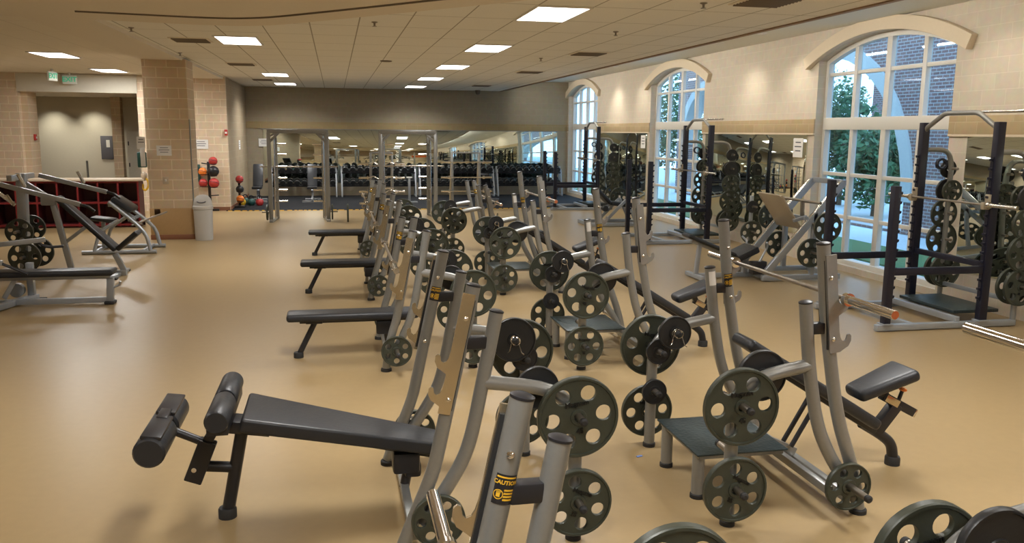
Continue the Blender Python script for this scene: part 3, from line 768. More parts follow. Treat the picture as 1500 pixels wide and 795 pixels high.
HORNS_FAR = [(0, .25, 1, .15), (0.01, .735, 1, .15), (.02, .72, -1, .13), (.11, .865, -1, .16), (0, .43, -1, .12)]
HORNS_NEAR = [(0, .25, 1, .15), (0.01, .735, 1, .15), (.02, .72, -1, .13), (.20, .865, -1, .15), (0, .43, -1, .12)]
def pad_mesh(L, w0, w1, th, r=.03, m=None):
    """upholstered pad lying along +x from 0 to L, top at z = 0"""
    b = bmesh.new(); bmesh.ops.create_cube(b, size=1)
    for v in b.verts:
        e = v.co.x + .5; w = w0 + (w1-w0)*e
        v.co = V((e*L, v.co.y*w, (v.co.z-.5)*th))
    bmesh.ops.bevel(b, geom=b.edges[:], offset=r, segments=4, profile=.5, affect='EDGES')
    q = MB(); me = bpy.data.meshes.new('t'); b.to_mesh(me); b.free(); q.bm.from_mesh(me); bpy.data.meshes.remove(me); return q
def place_pad(q, p0, p1):
    x = (V(p1)-V(p0)); L = x.length; x.normalize(); y = V((0, 1, 0)); z = x.cross(y).normalized()
    if z.z < 0: z, y = -z, -y
    q.bm.transform(Matrix.Translation(p0) @ Matrix((x, y, z)).transposed().to_4x4()); return q

def station(kd, x0, y0, rz, label, face='tan_chrome'):
    """origin at the storage posts, midway; local +x toward the bench"""
    t = thing(kd+'_bench', label, 'weight bench', (x0, y0, 0), rz)
    for g in (-1, 1): side_frame(t, kd, g, HORNS_NEAR if (g < 0) == (abs(rz) < .1) else HORNS_FAR, face)
    k = KIND[kd]
    cz = -1 if abs(rz) < .1 else 1           # which local y is nearer the viewer
    add_sticker(t, kd, -cz, cz); add_sticker(t, kd, cz, -cz)
    xb = k['inner'][-2][0]
    MB().bar((xb-.02, -FS, .10), (xb-.02, FS, .10), .05, .06).build('cross_tube', M_TUBE, t)
    if kd == 'incline':
        MB().bar((xb-.02-.11, -FS+.02, .14), (xb-.13, FS-.02, .14), .04, .05).build('cross_tube', M_TUBE, t)
        pl = MB().box((.235, 0, .30), (.60, .66, .012), .004)
        st_ = pl.build('step_platform', M_DIAM, t)
        MB().box((.235, 0, .281), (.56, .62, .03), .004).build('step_frame', M_TUBE, st_)
        for sx, sy in ((-.02, -.25), (-.02, .25)):
            l = MB().cyl((sx, sy, .02), (sx, sy, .285), TR).build('step_leg', M_TUBE, st_); foot_cap((sx, sy, 0)).build('foot_cap', M_RUBBER, t)
        MB().bar((.52, 0, .26), (xb-.02, 0, .14), .05, .07).build('step_tube', M_TUBE, t)
        # bench
        place_pad(pad_mesh(1.14, .27, .27, .075), (.37, 0, .955), (1.32, 0, .335+.03)).build('back_pad', M_VINYL, t)
        MB().bar((.50, 0, .80), (1.36, 0, .265), .075, .075).build('back_frame', M_BLACK, t)
        place_pad(pad_mesh(.43, .20, .29, .085, .035), (1.16, 0, .555), (1.545, 0, .70)).build('seat_pad', M_VINYL, t)
        MB().tube([(1.26, 0, .31), (1.42, 0, .215), (1.50, 0, .15), (1.52, 0, .05)], .036, .1, 14).bar((1.37, 0, .25), (1.51, 0, .43), .07, .075).bar((1.40, 0, .495), (1.64, 0, .365), .06, .06).bar((1.36, 0, .60), (1.42, 0, .49), .05, .05).build('seat_post', M_BLACK, t)
        MB().bar((1.41, -.033, .488), (1.51, -.033, .434), .006, .05).build('scale_plate', M_TANCHROME, t)
        MB().bar((1.64, 0, .365), (1.655, 0, .357), .056, .056).build('slider_end', M_CHROME, t)
        kn = MB().cyl((1.52, 0, .43), (1.55, 0, .52), .013).build('pin', M_BLACK, t)
        MB().lathe([(0, 0), (.012, 0), (.026, .008), (.026, .02), (.01, .026), (0, .026)], (1.55, 0, .515), (.3, 0, 1), 14).build('pin_knob', M_ORANGE, kn)
        foot_cap((1.52, 0, 0), .05, .06).build('foot_cap', M_RUBBER, t)
        MB().cyl((.90, -.05, .52), (.72, -.05, .20), .016).cyl((.90, .05, .52), (.72, .05, .20), .016).build('support_rod', M_BLACK, t)
    elif kd == 'flat':
        place_pad(pad_mesh(1.28, .28, .28, .075), (1.74, 0, .455), (.46, 0, .455)).build('bench_pad', M_VINYL, t)
        MB().bar((1.62, 0, .365), (.55, 0, .365), .06, .04).bar((1.56, 0, .36), (1.40, 0, .36), .12, .03).build('bench_frame', M_BLACK, t)
        MB().tube([(1.47, 0, .36), (1.63, 0, .04)], .028, 0, 14).build('leg', M_BLACK, t)
        foot_cap((1.64, 0, 0), .048, .055).build('foot_cap', M_RUBBER, t)
        MB().box((.78, 0, .28), (.20, .10, .14), .02).tube([(.78, 0, .25), (.76, 0, .10)], .03, 0).build('rear_bracket', M_BLACK, t)
    else:
        place_pad(pad_mesh(1.16, .50, .25, .08, .018), (1.775, 0, .668), (.64, 0, .40)).build('bench_pad', M_VINYL, t)
        MB().bar((1.75, 0, .565), (.72, 0, .315), .08, .05).bar((1.92, 0, .575), (1.64, 0, .53), .16, .07).build('bench_frame', M_BLACK, t)
        MB().tube([(1.795, 0, .55), (1.895, 0, .04)], .036, 0, 14).build('leg', M_BLACK, t)
        foot_cap((1.90, 0, 0), .052, .06).build('foot_cap', M_RUBBER, t)
        MB().box((.87, 0, .275), (.16, .16, .13), .02).box((.83, 0, .22), (.10, .11, .09), .02).tube([(.85, 0, .25), (.88, 0, .10)], .03, 0).build('rear_bracket', M_BLACK, t)
        MB().tube([(1.85, 0, .30), (2.07, 0, .325)], .032, 0, 14).build('lower_arm', M_BLACK, t)
        MB().bar((2.08, -.03, .235), (1.985, -.03, .47), .02, .10, .008).bar((2.08, .03, .235), (1.985, .03, .47), .02, .10, .008).bar((2.03, 0, .40), (1.90, 0, .62), .05, .055).build('pivot_bracket', M_BLACK, t)
        MB().lathe([(0, 0), (.016, 0), (.014, .008), (0, .009)], (2.065, .041, .315), (0, 1, 0), 12).build('bolt', M_CHROME, t)
        MB().tube([(1.99, 0, .45), (2.20, 0, .555)], .024, 0).build('roller_arm', M_BLACK, t)
        for nm, c, rr in (('upper_roller', (1.885, .70), .064), ('lower_roller', (2.225, .555), .082)):
            r_ = MB()
            for a, b in ((-.385, -.022), (.022, .385)):
                r_.lathe([(0, 0), (rr*.86, 0), (rr, .014), (rr, b-a-.014), (rr*.86, b-a), (0, b-a)], (c[0], a, c[1]), (0, 1, 0), 24)
            r_.cyl((c[0], -.05, c[1]), (c[0], .05, c[1]), rr*.75)
            ro = r_.build(nm, M_VINYL, t)
            if nm == 'lower_roller':
                q = MB()
                for a, b in ((-.37, -.03), (.03, .37)): q.box((c[0]-.012, (a+b)/2, c[1]+rr-.004), (.105, b-a, .022), .006, Matrix.Rotation(math.radians(-8), 3, 'Y'))
                q.box((c[0]-.012, 0, c[1]+rr+.004), (.06, .16, .02), .008, Matrix.Rotation(math.radians(-8), 3, 'Y'))
                q.build('roller_strap', M_BLACK, ro)
            else:
                MB().bar((c[0]+.0, .36, c[1]-.055), (c[0]+.0, -.36, c[1]-.055), .11, .05).build('roller_bracket', M_BLACK, ro)
    return t

def diam_mat():
    m = new_mat('step_rubber', (.035, .05, .052), .42, .3)
    nt = m.node_tree; b = nt.nodes['Principled BSDF']; N = nt.nodes.new
    tc = N('ShaderNodeTexCoord'); ck = N('ShaderNodeTexVoronoi'); ck.inputs['Scale'].default_value = 42; nt.links.new(tc.outputs['Object'], ck.inputs['Vector'])
    bp = N('ShaderNodeBump'); bp.inputs['Strength'].default_value = .6; bp.inputs['Distance'].default_value = .004
    nt.links.new(ck.outputs['Distance'], bp.inputs['Height']); nt.links.new(bp.outputs[0], b.inputs['Normal']); return m
M_DIAM = diam_mat()

# place: kind, post x, mid y, faces right?, label, phrase used for its plates
ST = [
 ('decline', 1.09, 1.74, False, 'station cut off at the bottom centre, nearest upright pair with caution sticker', 'of the bottom-centre station'),
 ('decline', 1.24, 4.83, False, 'black decline bench with leg rollers, nearest bench of the left row', 'of the decline bench'),
 ('flat', 1.24, 8.33, False, 'first flat black bench behind the decline bench, left row', 'of the first flat bench'),
 ('flat', 1.24, 11.73, False, 'second flat black bench of the left row', 'of the second flat bench'),
 ('flat', 1.24, 15.33, False, 'third and farthest flat black bench of the left row', 'of the third flat bench'),
 ('incline', 2.02, 1.74, True, 'station cut off at the bottom right corner', 'of the bottom-right station'),
 ('incline', 2.16, 4.83, True, 'nearest black incline bench with step platform, right row', 'of the nearest incline bench'),
 ('incline', 2.24, 8.08, True, 'second incline bench of the right row, behind the nearest one', 'of the second incline bench'),
 ('incline', 2.22, 11.83, True, 'third incline bench of the right row', 'of the third incline bench'),
 ('flat', 1.93, 14.8, True, 'farthest bench of the right row with low uprights', 'of the farthest right-row bench'),
]
SETS = {  # plates on the near frame and the far frame: peg -> kind
 0: ({}, {'uo': 45}),
 1: ({'uo': 45, 'lo': 35, 'fo': 25, 'ai': 10}, {'uo': 45, 'lo': 35, 'fo': 25, 'bi': 26, 'ui': 5}),
 2: ({'uo': 45, 'lo': 35, 'fo': 25, 'ai': 10}, {'uo': 45, 'lo': 35, 'fo': 25, 'bi': 10}),
 3: ({'uo': 45, 'lo': 35, 'fo': 25}, {'uo': 45, 'lo': 35, 'fo': 25, 'bi': 10}),
 4: ({'uo': 45, 'lo': 35, 'fo': 25}, {'uo': 45, 'lo': 35}),
 5: ({}, {'uo': 45, 'bi': 26}),
 6: ({'uo': 45, 'lo': 35, 'fo': 25, 'ai': 26}, {'uo': 45, 'lo': 35, 'bi': 10, 'ui': 5, 'li': 5}),
 7: ({'uo': 45, 'lo': 35, 'ai': 26, 'fo': 25}, {'uo': 45, 'lo': 35, 'bi': 10, 'ui': 5, 'li': 5}),
 8: ({'uo': 45, 'lo': 35, 'ai': 26}, {'uo': 45, 'lo': 35, 'bi': 10, 'ui': 5}),
 9: ({'uo': 45, 'lo': 35, 'ui': 35}, {'uo': 45, 'lo': 35, 'bi': 10}),
}
PEGW = {'uo': 'outer upper peg', 'lo': 'outer lower peg', 'fo': 'floor peg', 'ui': 'inner upper peg', 'bi': 'inner bend peg', 'ai': 'inner arm peg', 'li': 'inner lower peg'}
for i, (kd, x0, y0, rt, lab, ph) in enumerate(ST):
    KIND['incline']['hooks'] = (1.375, 1.075) if i == 5 else (1.285, 1.075)
    station(kd, x0, y0, 0 if rt else PI, lab, 'tan_chrome' if not rt else 'silver')
    sx = 1 if rt else -1
    for fi, (fr, g) in enumerate((('near', -1), ('far', 1))):      # world: near frame at y0 - FS
        yf = y0 + g*FS
        for peg, k in SETS[i][fi].items():
            R, T = PSPEC[k][0], PSPEC[k][1]
            dout = 1 if peg[1] == 'o' else -1
            y = yf + g*dout*(TR + .012 + T/2 + (.02 if peg[0] == 'b' else 0))
            if peg == 'bi': y = yf - g*(TR+.07+T/2)
            lx, z = {'uo': (.01, .735), 'lo': (0, .25), 'ui': (.02, .72), 'bi': (.11, .865), 'ai': (.20, .865), 'li': (0, .43)}.get(peg, (None, None))
            if lx is None: lx, z = KIND[kd]['peg'], .21
            hr = .0275-.020
            plate(k, (x0+sx*lx, y, z-hr), plabel(k, 'on %s %s %s' % (fr+'-frame', PEGW[peg], ph)))
            if peg == 'bi' and i in (1, 6, 7, 8):
                spring_clip((x0+sx*lx, y-g*(T/2+.045) - (.0275), z), 'chrome spring clip hanging %s' % ph, 0)
barbell((2.775, 4.81, 1.315), 'barbell racked on the nearest incline bench')
barbell((2.83, 8.1+3.73, 1.315), 'barbell racked on the third incline bench')
barbell((2.64, 1.97, 1.405), 'barbell end sticking in at the bottom right corner')
barbell((1.24-.66-.085, 8.33, 1.02), 'barbell racked on the first flat bench')
barbell((1.24-.66-.085, 11.73, 1.02), 'barbell racked on the second flat bench')
barbell((1.24-.66-.085, 15.33, 1.02), 'barbell racked on the third flat bench')
barbell((.318, 1.79, .915), 'barbell sleeve sticking up at the bottom, by the caution sticker upright')
barbell((1.93+.66+.085, 14.8, 1.02), 'barbell racked on the farthest right-row bench')
# ------------------------------------------------------------------ power racks along the windows
def teeth(mb, x, y, z0, z1, dx, n):
    mb.box((x+dx*.08, y, (z0+z1)/2), (abs(dx)*.3, .04, z1-z0+.07))
    for i in range(n):
        z = z0 + (z1-z0)*i/(n-1)
        mb.prism([(0, -.028), (dx, -.006), (dx, .018), (dx*.55, .010), (0, .028)], lambda a, b: V((x+a, y-.018, z+b)), lambda a, b: V((x+a, y+.018, z+b)))
def power_rack(y0, label):
    """origin at the short posts' line, midway between the two sides; tall posts toward the windows"""
    t = thing('power_rack', label, 'power rack', (6.12, y0, 0), group='half racks along the windows')
    D = .63
    for g in (-1, 1):
        y = g*D
        sp_ = MB().box((0, y, .87), (.085, .085, 1.58), .008); sp_o = sp_.build('short_post', M_RACK, t)
        b = MB(); teeth(b, .0425, y, .40, 1.58, .035, 12); b.build('catch_teeth', M_RACK, sp_o)
        tp = MB().box((1.26, y, 1.23), (.10, .085, 2.30), .008).build('tall_post', M_RACK, t)
        b = MB(); teeth(b, 1.21, y, .35, 1.95, -.035, 16); b.build('catch_teeth', M_RACK, tp)
        hk = MB().box((1.18, y, 1.405), (.10, .05, .035), .006).box((1.135, y, 1.44), (.018, .05, .06), .004).box((1.20, y, 1.48), (.03, .07, .16), .006).build('bar_hook', M_TAN, tp)
        MB().bar((.04, y, .69), (1.22, y, .69), .055, .085, .008).build('safety_arm', M_RACK, t)
        MB().bar((-.12, y, .045), (1.72, y, .045), .075, .07, .008).build('base_rail', M_TUBE2, t)
        MB().box((0, y, .087), (.13, .13, .016), .003).box((1.26, y, .087), (.13, .13, .016), .003).build('base_plate', M_TUBE2, t)
        st_ = MB().tube([(1.28, y, 2.04), (1.62, y, 2.04), (1.70, y, 1.88), (1.70, y, .06)], .032, .14, 14, 6).build('storage_frame', M_TUBE, t)
        for z in (1.80, 1.52, 1.22, .88, .48):
            MB().cyl((1.70, y, z), (1.70, y+g*.16, z), .019, n=12).cyl((1.70, y, z), (1.70, y-g*.12, z), .019, n=12).build('plate_peg', M_STEEL, st_)
    MB().bar((1.70, -D, .30), (1.70, D, .30), .05, .05).build('rear_rail', M_TUBE2, t)
    MB().bar((.95, -D, .10), (.95, D, .10), .06, .07).bar((.35, -D+.03, .06), (.35, D-.03, .06), .06, .05).build('cross_rail', M_TUBE2, t)
    MB().box((1.35, .05, .15), (.62, 1.0, .04), .006).build('platform', M_DIAM, t)
    MB().bar((1.26, -D, .74), (1.26, D, .74), .05, .07).build('cross_member', M_RACK, t)
    ch = MB().tube([(1.26, D, 2.22), (1.26, D-.02, 2.30), (1.26, .28, 2.49), (1.26, -.28, 2.49), (1.26, -D+.02, 2.30), (1.26, -D, 2.22)], .030, .06, 14).build('chin_bar', M_TUBE, t)
    MB().cyl((1.30, -.20, 2.50), (1.42, -D-.18, 2.50), .017).build('chin_handle', M_CHROME, ch)
    MB().lathe([(.05, -.02), (.075, -.02), (.075, .02), (.05, .02)], (1.50, D-.06, 1.86), (0, 1, 0), 18, True).build('strap_ring', M_RACK, t)
    return t
RK = [(8.99, 'nearest half rack, blue-black posts, before the nearest window', 'nearest half rack'), (16.55, 'second half rack, standing before the middle window and its near mirror', 'second half rack'), (24.0, 'farthest half rack, before the farthest window', 'farthest half rack')]
for i, (y0, l, ph) in enumerate(RK):
    power_rack(y0, l)
    barbell((6.12+1.155, y0-.02, 1.442), 'barbell resting in the '+ph)
    D = .63; xr = 6.12+1.70
    for g, fr in ((-1, 'near'), (1, 'far')):
        for z, k, d, w in ((1.80, 10, 1, 'outer top peg'), (1.52, 26, 1, 'outer second peg'), (1.22, 35, 1, 'outer third peg'), (.88, 45, 1, 'outer fourth peg'), (.48, 45, 1, 'outer bottom peg'), (.48, 45, -1, 'inner bottom peg'), (1.52, 25, -1, 'inner second peg')):
            if i == 2 and d < 0: continue
            plate(k, (xr, y0+g*D+g*d*(.034+PSPEC[k][1]/2+.004), z-.008), plabel(k, 'on %s-side %s of the %s' % (fr, w, ph)), mat=M_IRON2)

# ------------------------------------------------------------------ leg press before the window mirror
t = thing('leg_press', 'silver angled leg press with tan foot plate, between the half racks', 'leg press', (6.4, 12.0, 0))
X = lambda x: x-6.4
for y in (-.42, .42):
    r = MB().bar((X(6.38), y, .16), (X(7.56), y, 1.50), .07, .10, .006).build('slide_rail', M_TUBE2, t)
    MB().cyl((X(6.52), y, .39), (X(7.50), y, 1.50), .022).build('guide_rod', M_CHROME, r)
    MB().bar((X(6.3), y, .06), (X(7.60), y, .06), .07, .08, .006).build('base_rail', M_TUBE2, t)
    MB().bar((X(7.12), y, .09), (X(7.12), y, 1.04), .07, .07, .006).build('support_post', M_TUBE2, t)
    MB().cyl((X(7.05), y+(.04 if y > 0 else -.04), .45), (X(7.05), y+(.26 if y > 0 else -.26), .45), .02).build('plate_peg', M_STEEL, t)
    MB().cyl((X(7.08), y+(.03 if y > 0 else -.03), .88), (X(7.08), y+(.52 if y > 0 else -.52), .88), .02).build('plate_peg', M_STEEL, t)
for cx_, cz_ in ((7.58, 1.50), (7.56, .06), (6.42, .06)): MB().bar((X(cx_), -.42, cz_), (X(cx_), .42, cz_), .07, .08).build('cross_bar', M_TUBE2, t)
sl = MB().bar((X(6.95), -.34, .78), (X(6.58), -.34, 1.30), .02, .04).bar((X(6.95), .34, .78), (X(6.58), .34, 1.30), .02, .04).box((X(6.76), 0, 1.05), (.03, .72, .62), .01, Matrix.Rotation(math.radians(-34), 3, 'Y')).build('foot_plate', M_TAN, t)
MB().bar((X(6.80), -.36, .92), (X(7.02), -.36, .98), .04, .05).bar((X(6.80), .36, .92), (X(7.02), .36, .98), .04, .05).bar((X(6.98), -.44, .96), (X(6.98), .44, .96), .06, .06).build('sled', M_TUBE2, sl)
MB().cyl((X(6.97), -.80, 1.22), (X(6.97), .80, 1.22), .022).bar((X(6.98), -.30, .97), (X(6.97), -.30, 1.22), .05, .05).bar((X(6.98), .30, .97), (X(6.97), .30, 1.22), .05, .05).build('load_bar', M_STEEL, sl)
MB().box((X(6.18), 0, .40), (.36, .46, .11), .03, Matrix.Rotation(math.radians(-24), 3, 'Y')).build('seat_pad', M_VINYL, t)
place_pad(pad_mesh(.86, .32, .28, .06), (X(6.02), 0, .40), (X(5.24), 0, .71)).build('back_pad', M_VINYL, t)
MB().bar((X(6.30), 0, .22), (X(5.32), 0, .60), .06, .07).bar((X(5.45), -.02, .58), (X(5.40), -.02, .07), .06, .06).bar((X(5.40), -.30, .05), (X(5.40), .30, .05), .07, .06).bar((X(5.42), 0, .05), (X(6.36), 0, .05), .06, .07).bar((X(6.22), 0, .07), (X(6.22), 0, .34), .07, .07).build('seat_frame', M_TUBE2, t)
for y in (-.32, .32): MB().tube([(X(6.30), y, .30), (X(6.42), y, .52), (X(6.36), y*1.25, .60)], .016, .05, 10).build('handle', M_TUBE2, t)
MB().box((X(6.30), -.28, .20), (.24, .14, .20), .02).build('latch_box', M_BLACK, t)
plate(45, (7.05, 12.0+.42+.04+.03, .44), plabel(45, 'on the far side peg of the leg press'))
plate(45, (7.05, 12.0-.42-.04-.03, .44), plabel(45, 'on the near side peg of the leg press'))
plate(45, (7.08, 12.0-.84, .872), plabel(45, 'on the near upper peg of the leg press'))
plate(45, (7.08, 12.0+.84, .872), plabel(45, 'on the far upper peg of the leg press'))
# plates on wall-side pegs: a short tree by the mirror
def plate_tree(x, y, label, ph, zs=((.30, 45), (.80, 35))):
    t = thing('plate_tree', label, 'plate tree', (x, y, 0))
    MB().bar((0, 0, .05), (0, 0, 1.05), .06, .06, .006).build('post', M_TUBE2, t)
    MB().bar((-.25, 0, .03), (.18, 0, .03), .06, .05).bar((0, -.22, .03), (0, .22, .03), .06, .05).build('base', M_TUBE2, t)
    for z, k in zs:
        MB().cyl((0, -.03, z), (0, -.22, z), .02).build('plate_peg', M_STEEL, t)
        plate(k, (x, y-.03-.004-PSPEC[k][1]/2, z-.008), plabel(k, 'on the %s peg of the %s' % ('lower' if z < .5 else 'upper', ph)))
plate_tree(7.80, 14.9, 'short silver plate tree by the mirror, behind the leg press', 'plate tree behind the leg press', ((.36, 45), (.85, 10)))
plate_tree(7.80, 7.05, 'silver plate tree at the right edge by the near mirror', 'plate tree at the right edge', ((.40, 45), (.84, 45)))

# ------------------------------------------------------------------ padded squat machine farther along the windows
t = thing('squat_machine', 'low machine with black curved pads on a silver frame, between far racks', 'exercise machine', (6.5, 19.6, 0))
MB().bar((-.65, -.45, .05), (.75, -.45, .05), .07, .08).bar((-.65, .45, .05), (.75, .45, .05), .07, .08).bar((-.60, -.45, .05), (-.60, .45, .05), .07, .08).bar((.70, -.45, .05), (.70, .45, .05), .07, .08).build('base_frame', M_TUBE2, t)
for y in (-.25, .25): MB().bar((-.20, y, .08), (.35, y, .62), .05, .07).bar((.35, y, .62), (.60, y, .08), .05, .06).build('sloped_frame', M_TUBE2, t)
place_pad(pad_mesh(.50, .40, .36, .09), (.02, 0, .56), (-.34, 0, .92)).build('back_pad', M_VINYL, t)
place_pad(pad_mesh(.55, .42, .36, .10), (.02, 0, .58), (.52, 0, .52)).build('seat_pad', M_VINYL, t)
for y in (-.24, .24): MB().lathe([(0, -.08), (.06, -.08), (.075, -.06), (.075, .06), (.06, .08), (0, .08)], (-.18, y, .42), (0, 1, 0), 18).build('roller', M_VINYL, t)
MB().bar((-.18, -.25, .42), (-.18, .25, .42), .04, .04).bar((-.18, 0, .42), (.1, 0, .5), .05, .05).build('roller_bar', M_TUBE2, t)
MB().cyl((.36, .28, .66), (.36, .52, .66), .02).bar((.35, .25, .60), (.36, .28, .68), .05, .05).build('plate_peg', M_STEEL, t)
plate(45, (6.86, 19.6+.36, .652), plabel(45, 'on the peg of the low padded machine by the windows'))

# ------------------------------------------------------------------ rubber floor and dumbbell area at the back
t = thing('rubber_mat', 'black rubber flooring along the far mirror with yellow speckled edge', 'mat', (2.5, 26.6, 0))
MB().box((.05, .15, .006), (11.0, 5.3, .012), .002).build('mat_sheet', M_MAT, t)
b = MB(); rnd = random.Random(11)
x = -5.4
while x < 5.5:
    w = rnd.uniform(.06, .16); b.box((x+w/2, -2.52, .0075), (w, .05, .015)); x += w + rnd.uniform(.03, .09)
b.build('yellow_edging', M_YEL, t, kind='stuff')

def dumbbell_rack(x0, x1, label):
    t = thing('dumbbell_rack', label, 'dumbbell rack', ((x0+x1)/2, 28.9, 0), group='two-tier dumbbell racks under the far mirror')
    h = (x1-x0)/2
    for s in (-1, 1):
        MB().bar((s*h, .25, .04), (s*h, .12, 1.02), .05, .05).bar((s*h, -.32, .04), (s*h, .30, .04), .05, .05).bar((s*h, -.28, .06), (s*h, -.02, .92), .05, .05).build('end_frame', M_TUBE2, t)
    for z in (.40, .83):
        b = MB(); R = Matrix.Rotation(math.radians(14), 3, 'X')
        b.box((0, -.12+(.05 if z > .5 else 0), z-.02), (2*h-.02, .05, .05), .004, R); b.box((0, .08+(.05 if z > .5 else 0), z+.03), (2*h-.02, .05, .05), .004, R)
        b.build('tier_rail', M_BLACK, t)
    return t
def make_db():
    t = bpy.data.objects.new('dumbbell', None); COL.objects.link(t)
    MB().cyl((0, -.07, 0), (0, .07, 0), .016, n=10).build('handle', M_CHROME, t)
    for g in (-1, 1):
        MB().lathe([(0, 0), (.075, 0), (.09, .014), (.09, .085), (.075, .10), (.03, .10), (.03, .104), (0, .104)], (0, g*.065, 0), (0, g, 0), 18).build('head', M_IRON2, t)
    return t
db0 = make_db(); first = True
RACKS = [(-2.05, .02, 'leftmost', 9), (.20, 2.65, 'second', 10), (2.80, 5.34, 'third', 11), (5.48, 7.75, 'rightmost', 10)]
ords = ['first', 'second', 'third', 'fourth', 'fifth', 'sixth', 'seventh', 'eighth', 'ninth', 'tenth', 'eleventh']
for x0, x1, w, n in RACKS:
    dumbbell_rack(x0, x1, '%s two-tier dumbbell rack under the far mirror' % w)
    for z, dy, tier in ((.945, .03, 'upper'), (.515, -.02, 'lower')):
        for i in range(n):
            o = db0 if first else dup(db0); first = False
            x = x0 + (x1-x0)*(i+.5)/n
            o.location = (x, 28.9+dy, z); o.rotation_euler = (math.radians(14), 0, 0)
            tag(o, 'black round dumbbell, %s from left on the %s tier of the %s dumbbell rack' % (ords[i], tier, w), 'dumbbell', 'dumbbells on the racks')

# smith machines (silver frames with storage pegs)
def smith(x0, x1, y, label, ph):
    t = thing('smith_machine', label, 'smith machine', ((x0+x1)/2, y, 0), group='tall silver frames before the dumbbell area')
    h = (x1-x0)/2
    for s in (-1, 1):
        MB().box((s*h, 0, 1.08), (.095, .095, 2.14), .008).build('front_post', M_TUBE, t)
        bp_ = MB().box((s*(h-.10), .75, 1.08), (.09, .09, 2.14), .008).build('rear_post', M_TUBE, t)
        MB().bar((s*h, 0, 2.05), (s*(h-.27), 0, 2.17), .05, .05).bar((s*(h-.02), 0, 1.92), (s*(h-.24), 0, 2.14), .045, .06).build('gusset', M_TUBE, t)
        MB().bar((s*h, -.18, .03), (s*(h-.10), .95, .03), .08, .06).build('base_rail', M_TUBE, t)
        MB().bar((s*h, 0, 2.17), (s*(h-.10), .78, 2.17), .08, .09).build('side_beam', M_TUBE, t)
        MB().cyl((s*(h-.08), .30, .06), (s*(h-.10), .30, 2.14), .016).build('guide_rod', M_CHROME, t)
        for z in (1.86, 1.60, 1.30, 1.02, .72, .44):
            MB().cyl((s*(h-.10), .70, z), (s*(h-.10)-s*.0, .50, z), .024).cyl((s*(h-.10), .75, z), (s*(h-.36), .75, z), .022).build('plate_peg', M_CHROME, bp_)
        MB().cyl((s*h, .0, .24), (s*(h+.22), .0, .24), .02).build('floor_peg', M_STEEL, t)
        plate(35, ((x0+x1)/2+s*(h+.09), y, .232), plabel(35, 'seen edge-on at the foot of the %s, %s post' % (ph, 'left' if s < 0 else 'right')), rz=PI/2)
    MB().bar((-h, 0, 2.175), (h, 0, 2.175), .10, .10).build('top_beam', M_TUBE, t); MB().bar((-h+.1, .78, 2.175), (h-.1, .78, 2.175), .08, .08).build('rear_beam', M_TUBE, t)
    MB().cyl((-h-.25, .30, 1.32), (h+.25, .30, 1.32), .014).build('guided_bar', M_STEEL, t)
    return t
smith(-1.55, -.19, 21.15, 'tall silver smith frame left of the bench rows, before the dumbbell racks', 'left silver frame')
smith(1.12, 2.50, 21.6, 'tall silver smith frame behind the left bench row, with corner gussets', 'right silver frame')

# fixed barbell racks
def bar_rack(x0, x1, y, zs, label, ph, wavy):
    t = thing('barbell_rack', label, 'barbell rack', ((x0+x1)/2, y, 0))
    h = (x1-x0)/2
    for s in (-1, 1):
        p = MB().bar((s*h, 0, .05), (s*h, .12, 1.63), .06, .06).build('front_post', M_TUBE, t)
        MB().bar((s*h, .62, .05), (s*h, .20, 1.60), .05, .05).build('rear_post', M_TAN, t)
        MB().bar((s*h, -.15, .03), (s*h, .70, .03), .06, .05).build('foot', M_TUBE, t)
        for z in zs: MB().box((s*h, -.06+z*.07, z-.03), (.04, .10, .03), .004).build('cradle', M_TUBE, t)
    MB().bar((-h, .12, 1.62), (h, .12, 1.62), .04, .04).build('cross_bar', M_TUBE, t); MB().bar((-h, .62, .04), (h, .62, .04), .04, .05).build('floor_bar', M_TUBE, t)
    for i, z in enumerate(zs):
        b = thing('fixed_barbell', 'chrome %s barbell on the %s tier of the %s' % ('curl' if wavy else 'straight', ['top', 'second', 'third', 'fourth'][i], ph), 'barbell', ((x0+x1)/2, y-.09+z*.07, z), 0, 'fixed barbells on the '+ph)
        if wavy: MB().tube([(-.55, 0, 0), (-.32, 0, 0), (-.22, 0, .05), (-.10, 0, -.03), (.10, 0, -.03), (.22, 0, .05), (.32, 0, 0), (.55, 0, 0)], .015, .05, 10).build('shaft', M_CHROME, b)
        else: MB().cyl((-.72, 0, 0), (.72, 0, 0), .016).build('shaft', M_CHROME, b)
        L = .55 if wavy else .72
        for s in (-1, 1):
            MB().lathe([(.016, 0), (.05, 0), (.05, .05), (.028, .055), (.028, .26), (0, .26)], (s*(L-.26 if not wavy else L-.2), 0, 0), (s, 0, 0), 14).build('sleeve', M_CHROME, b)
bar_rack(3.20, 3.97, 23.5, (1.36, .94, .56), 'silver rack of straight barbells behind the right bench row', 'straight barbell rack', False)
bar_rack(.93, 1.50, 23.0, (1.33, .96, .60, .28), 'silver rack of wavy curl bars behind the left bench row', 'curl bar rack', True)
plate(45, (.27, 20.9, .225), 'large dark plate standing edge-on on the floor behind the left benches', rz=PI/2)

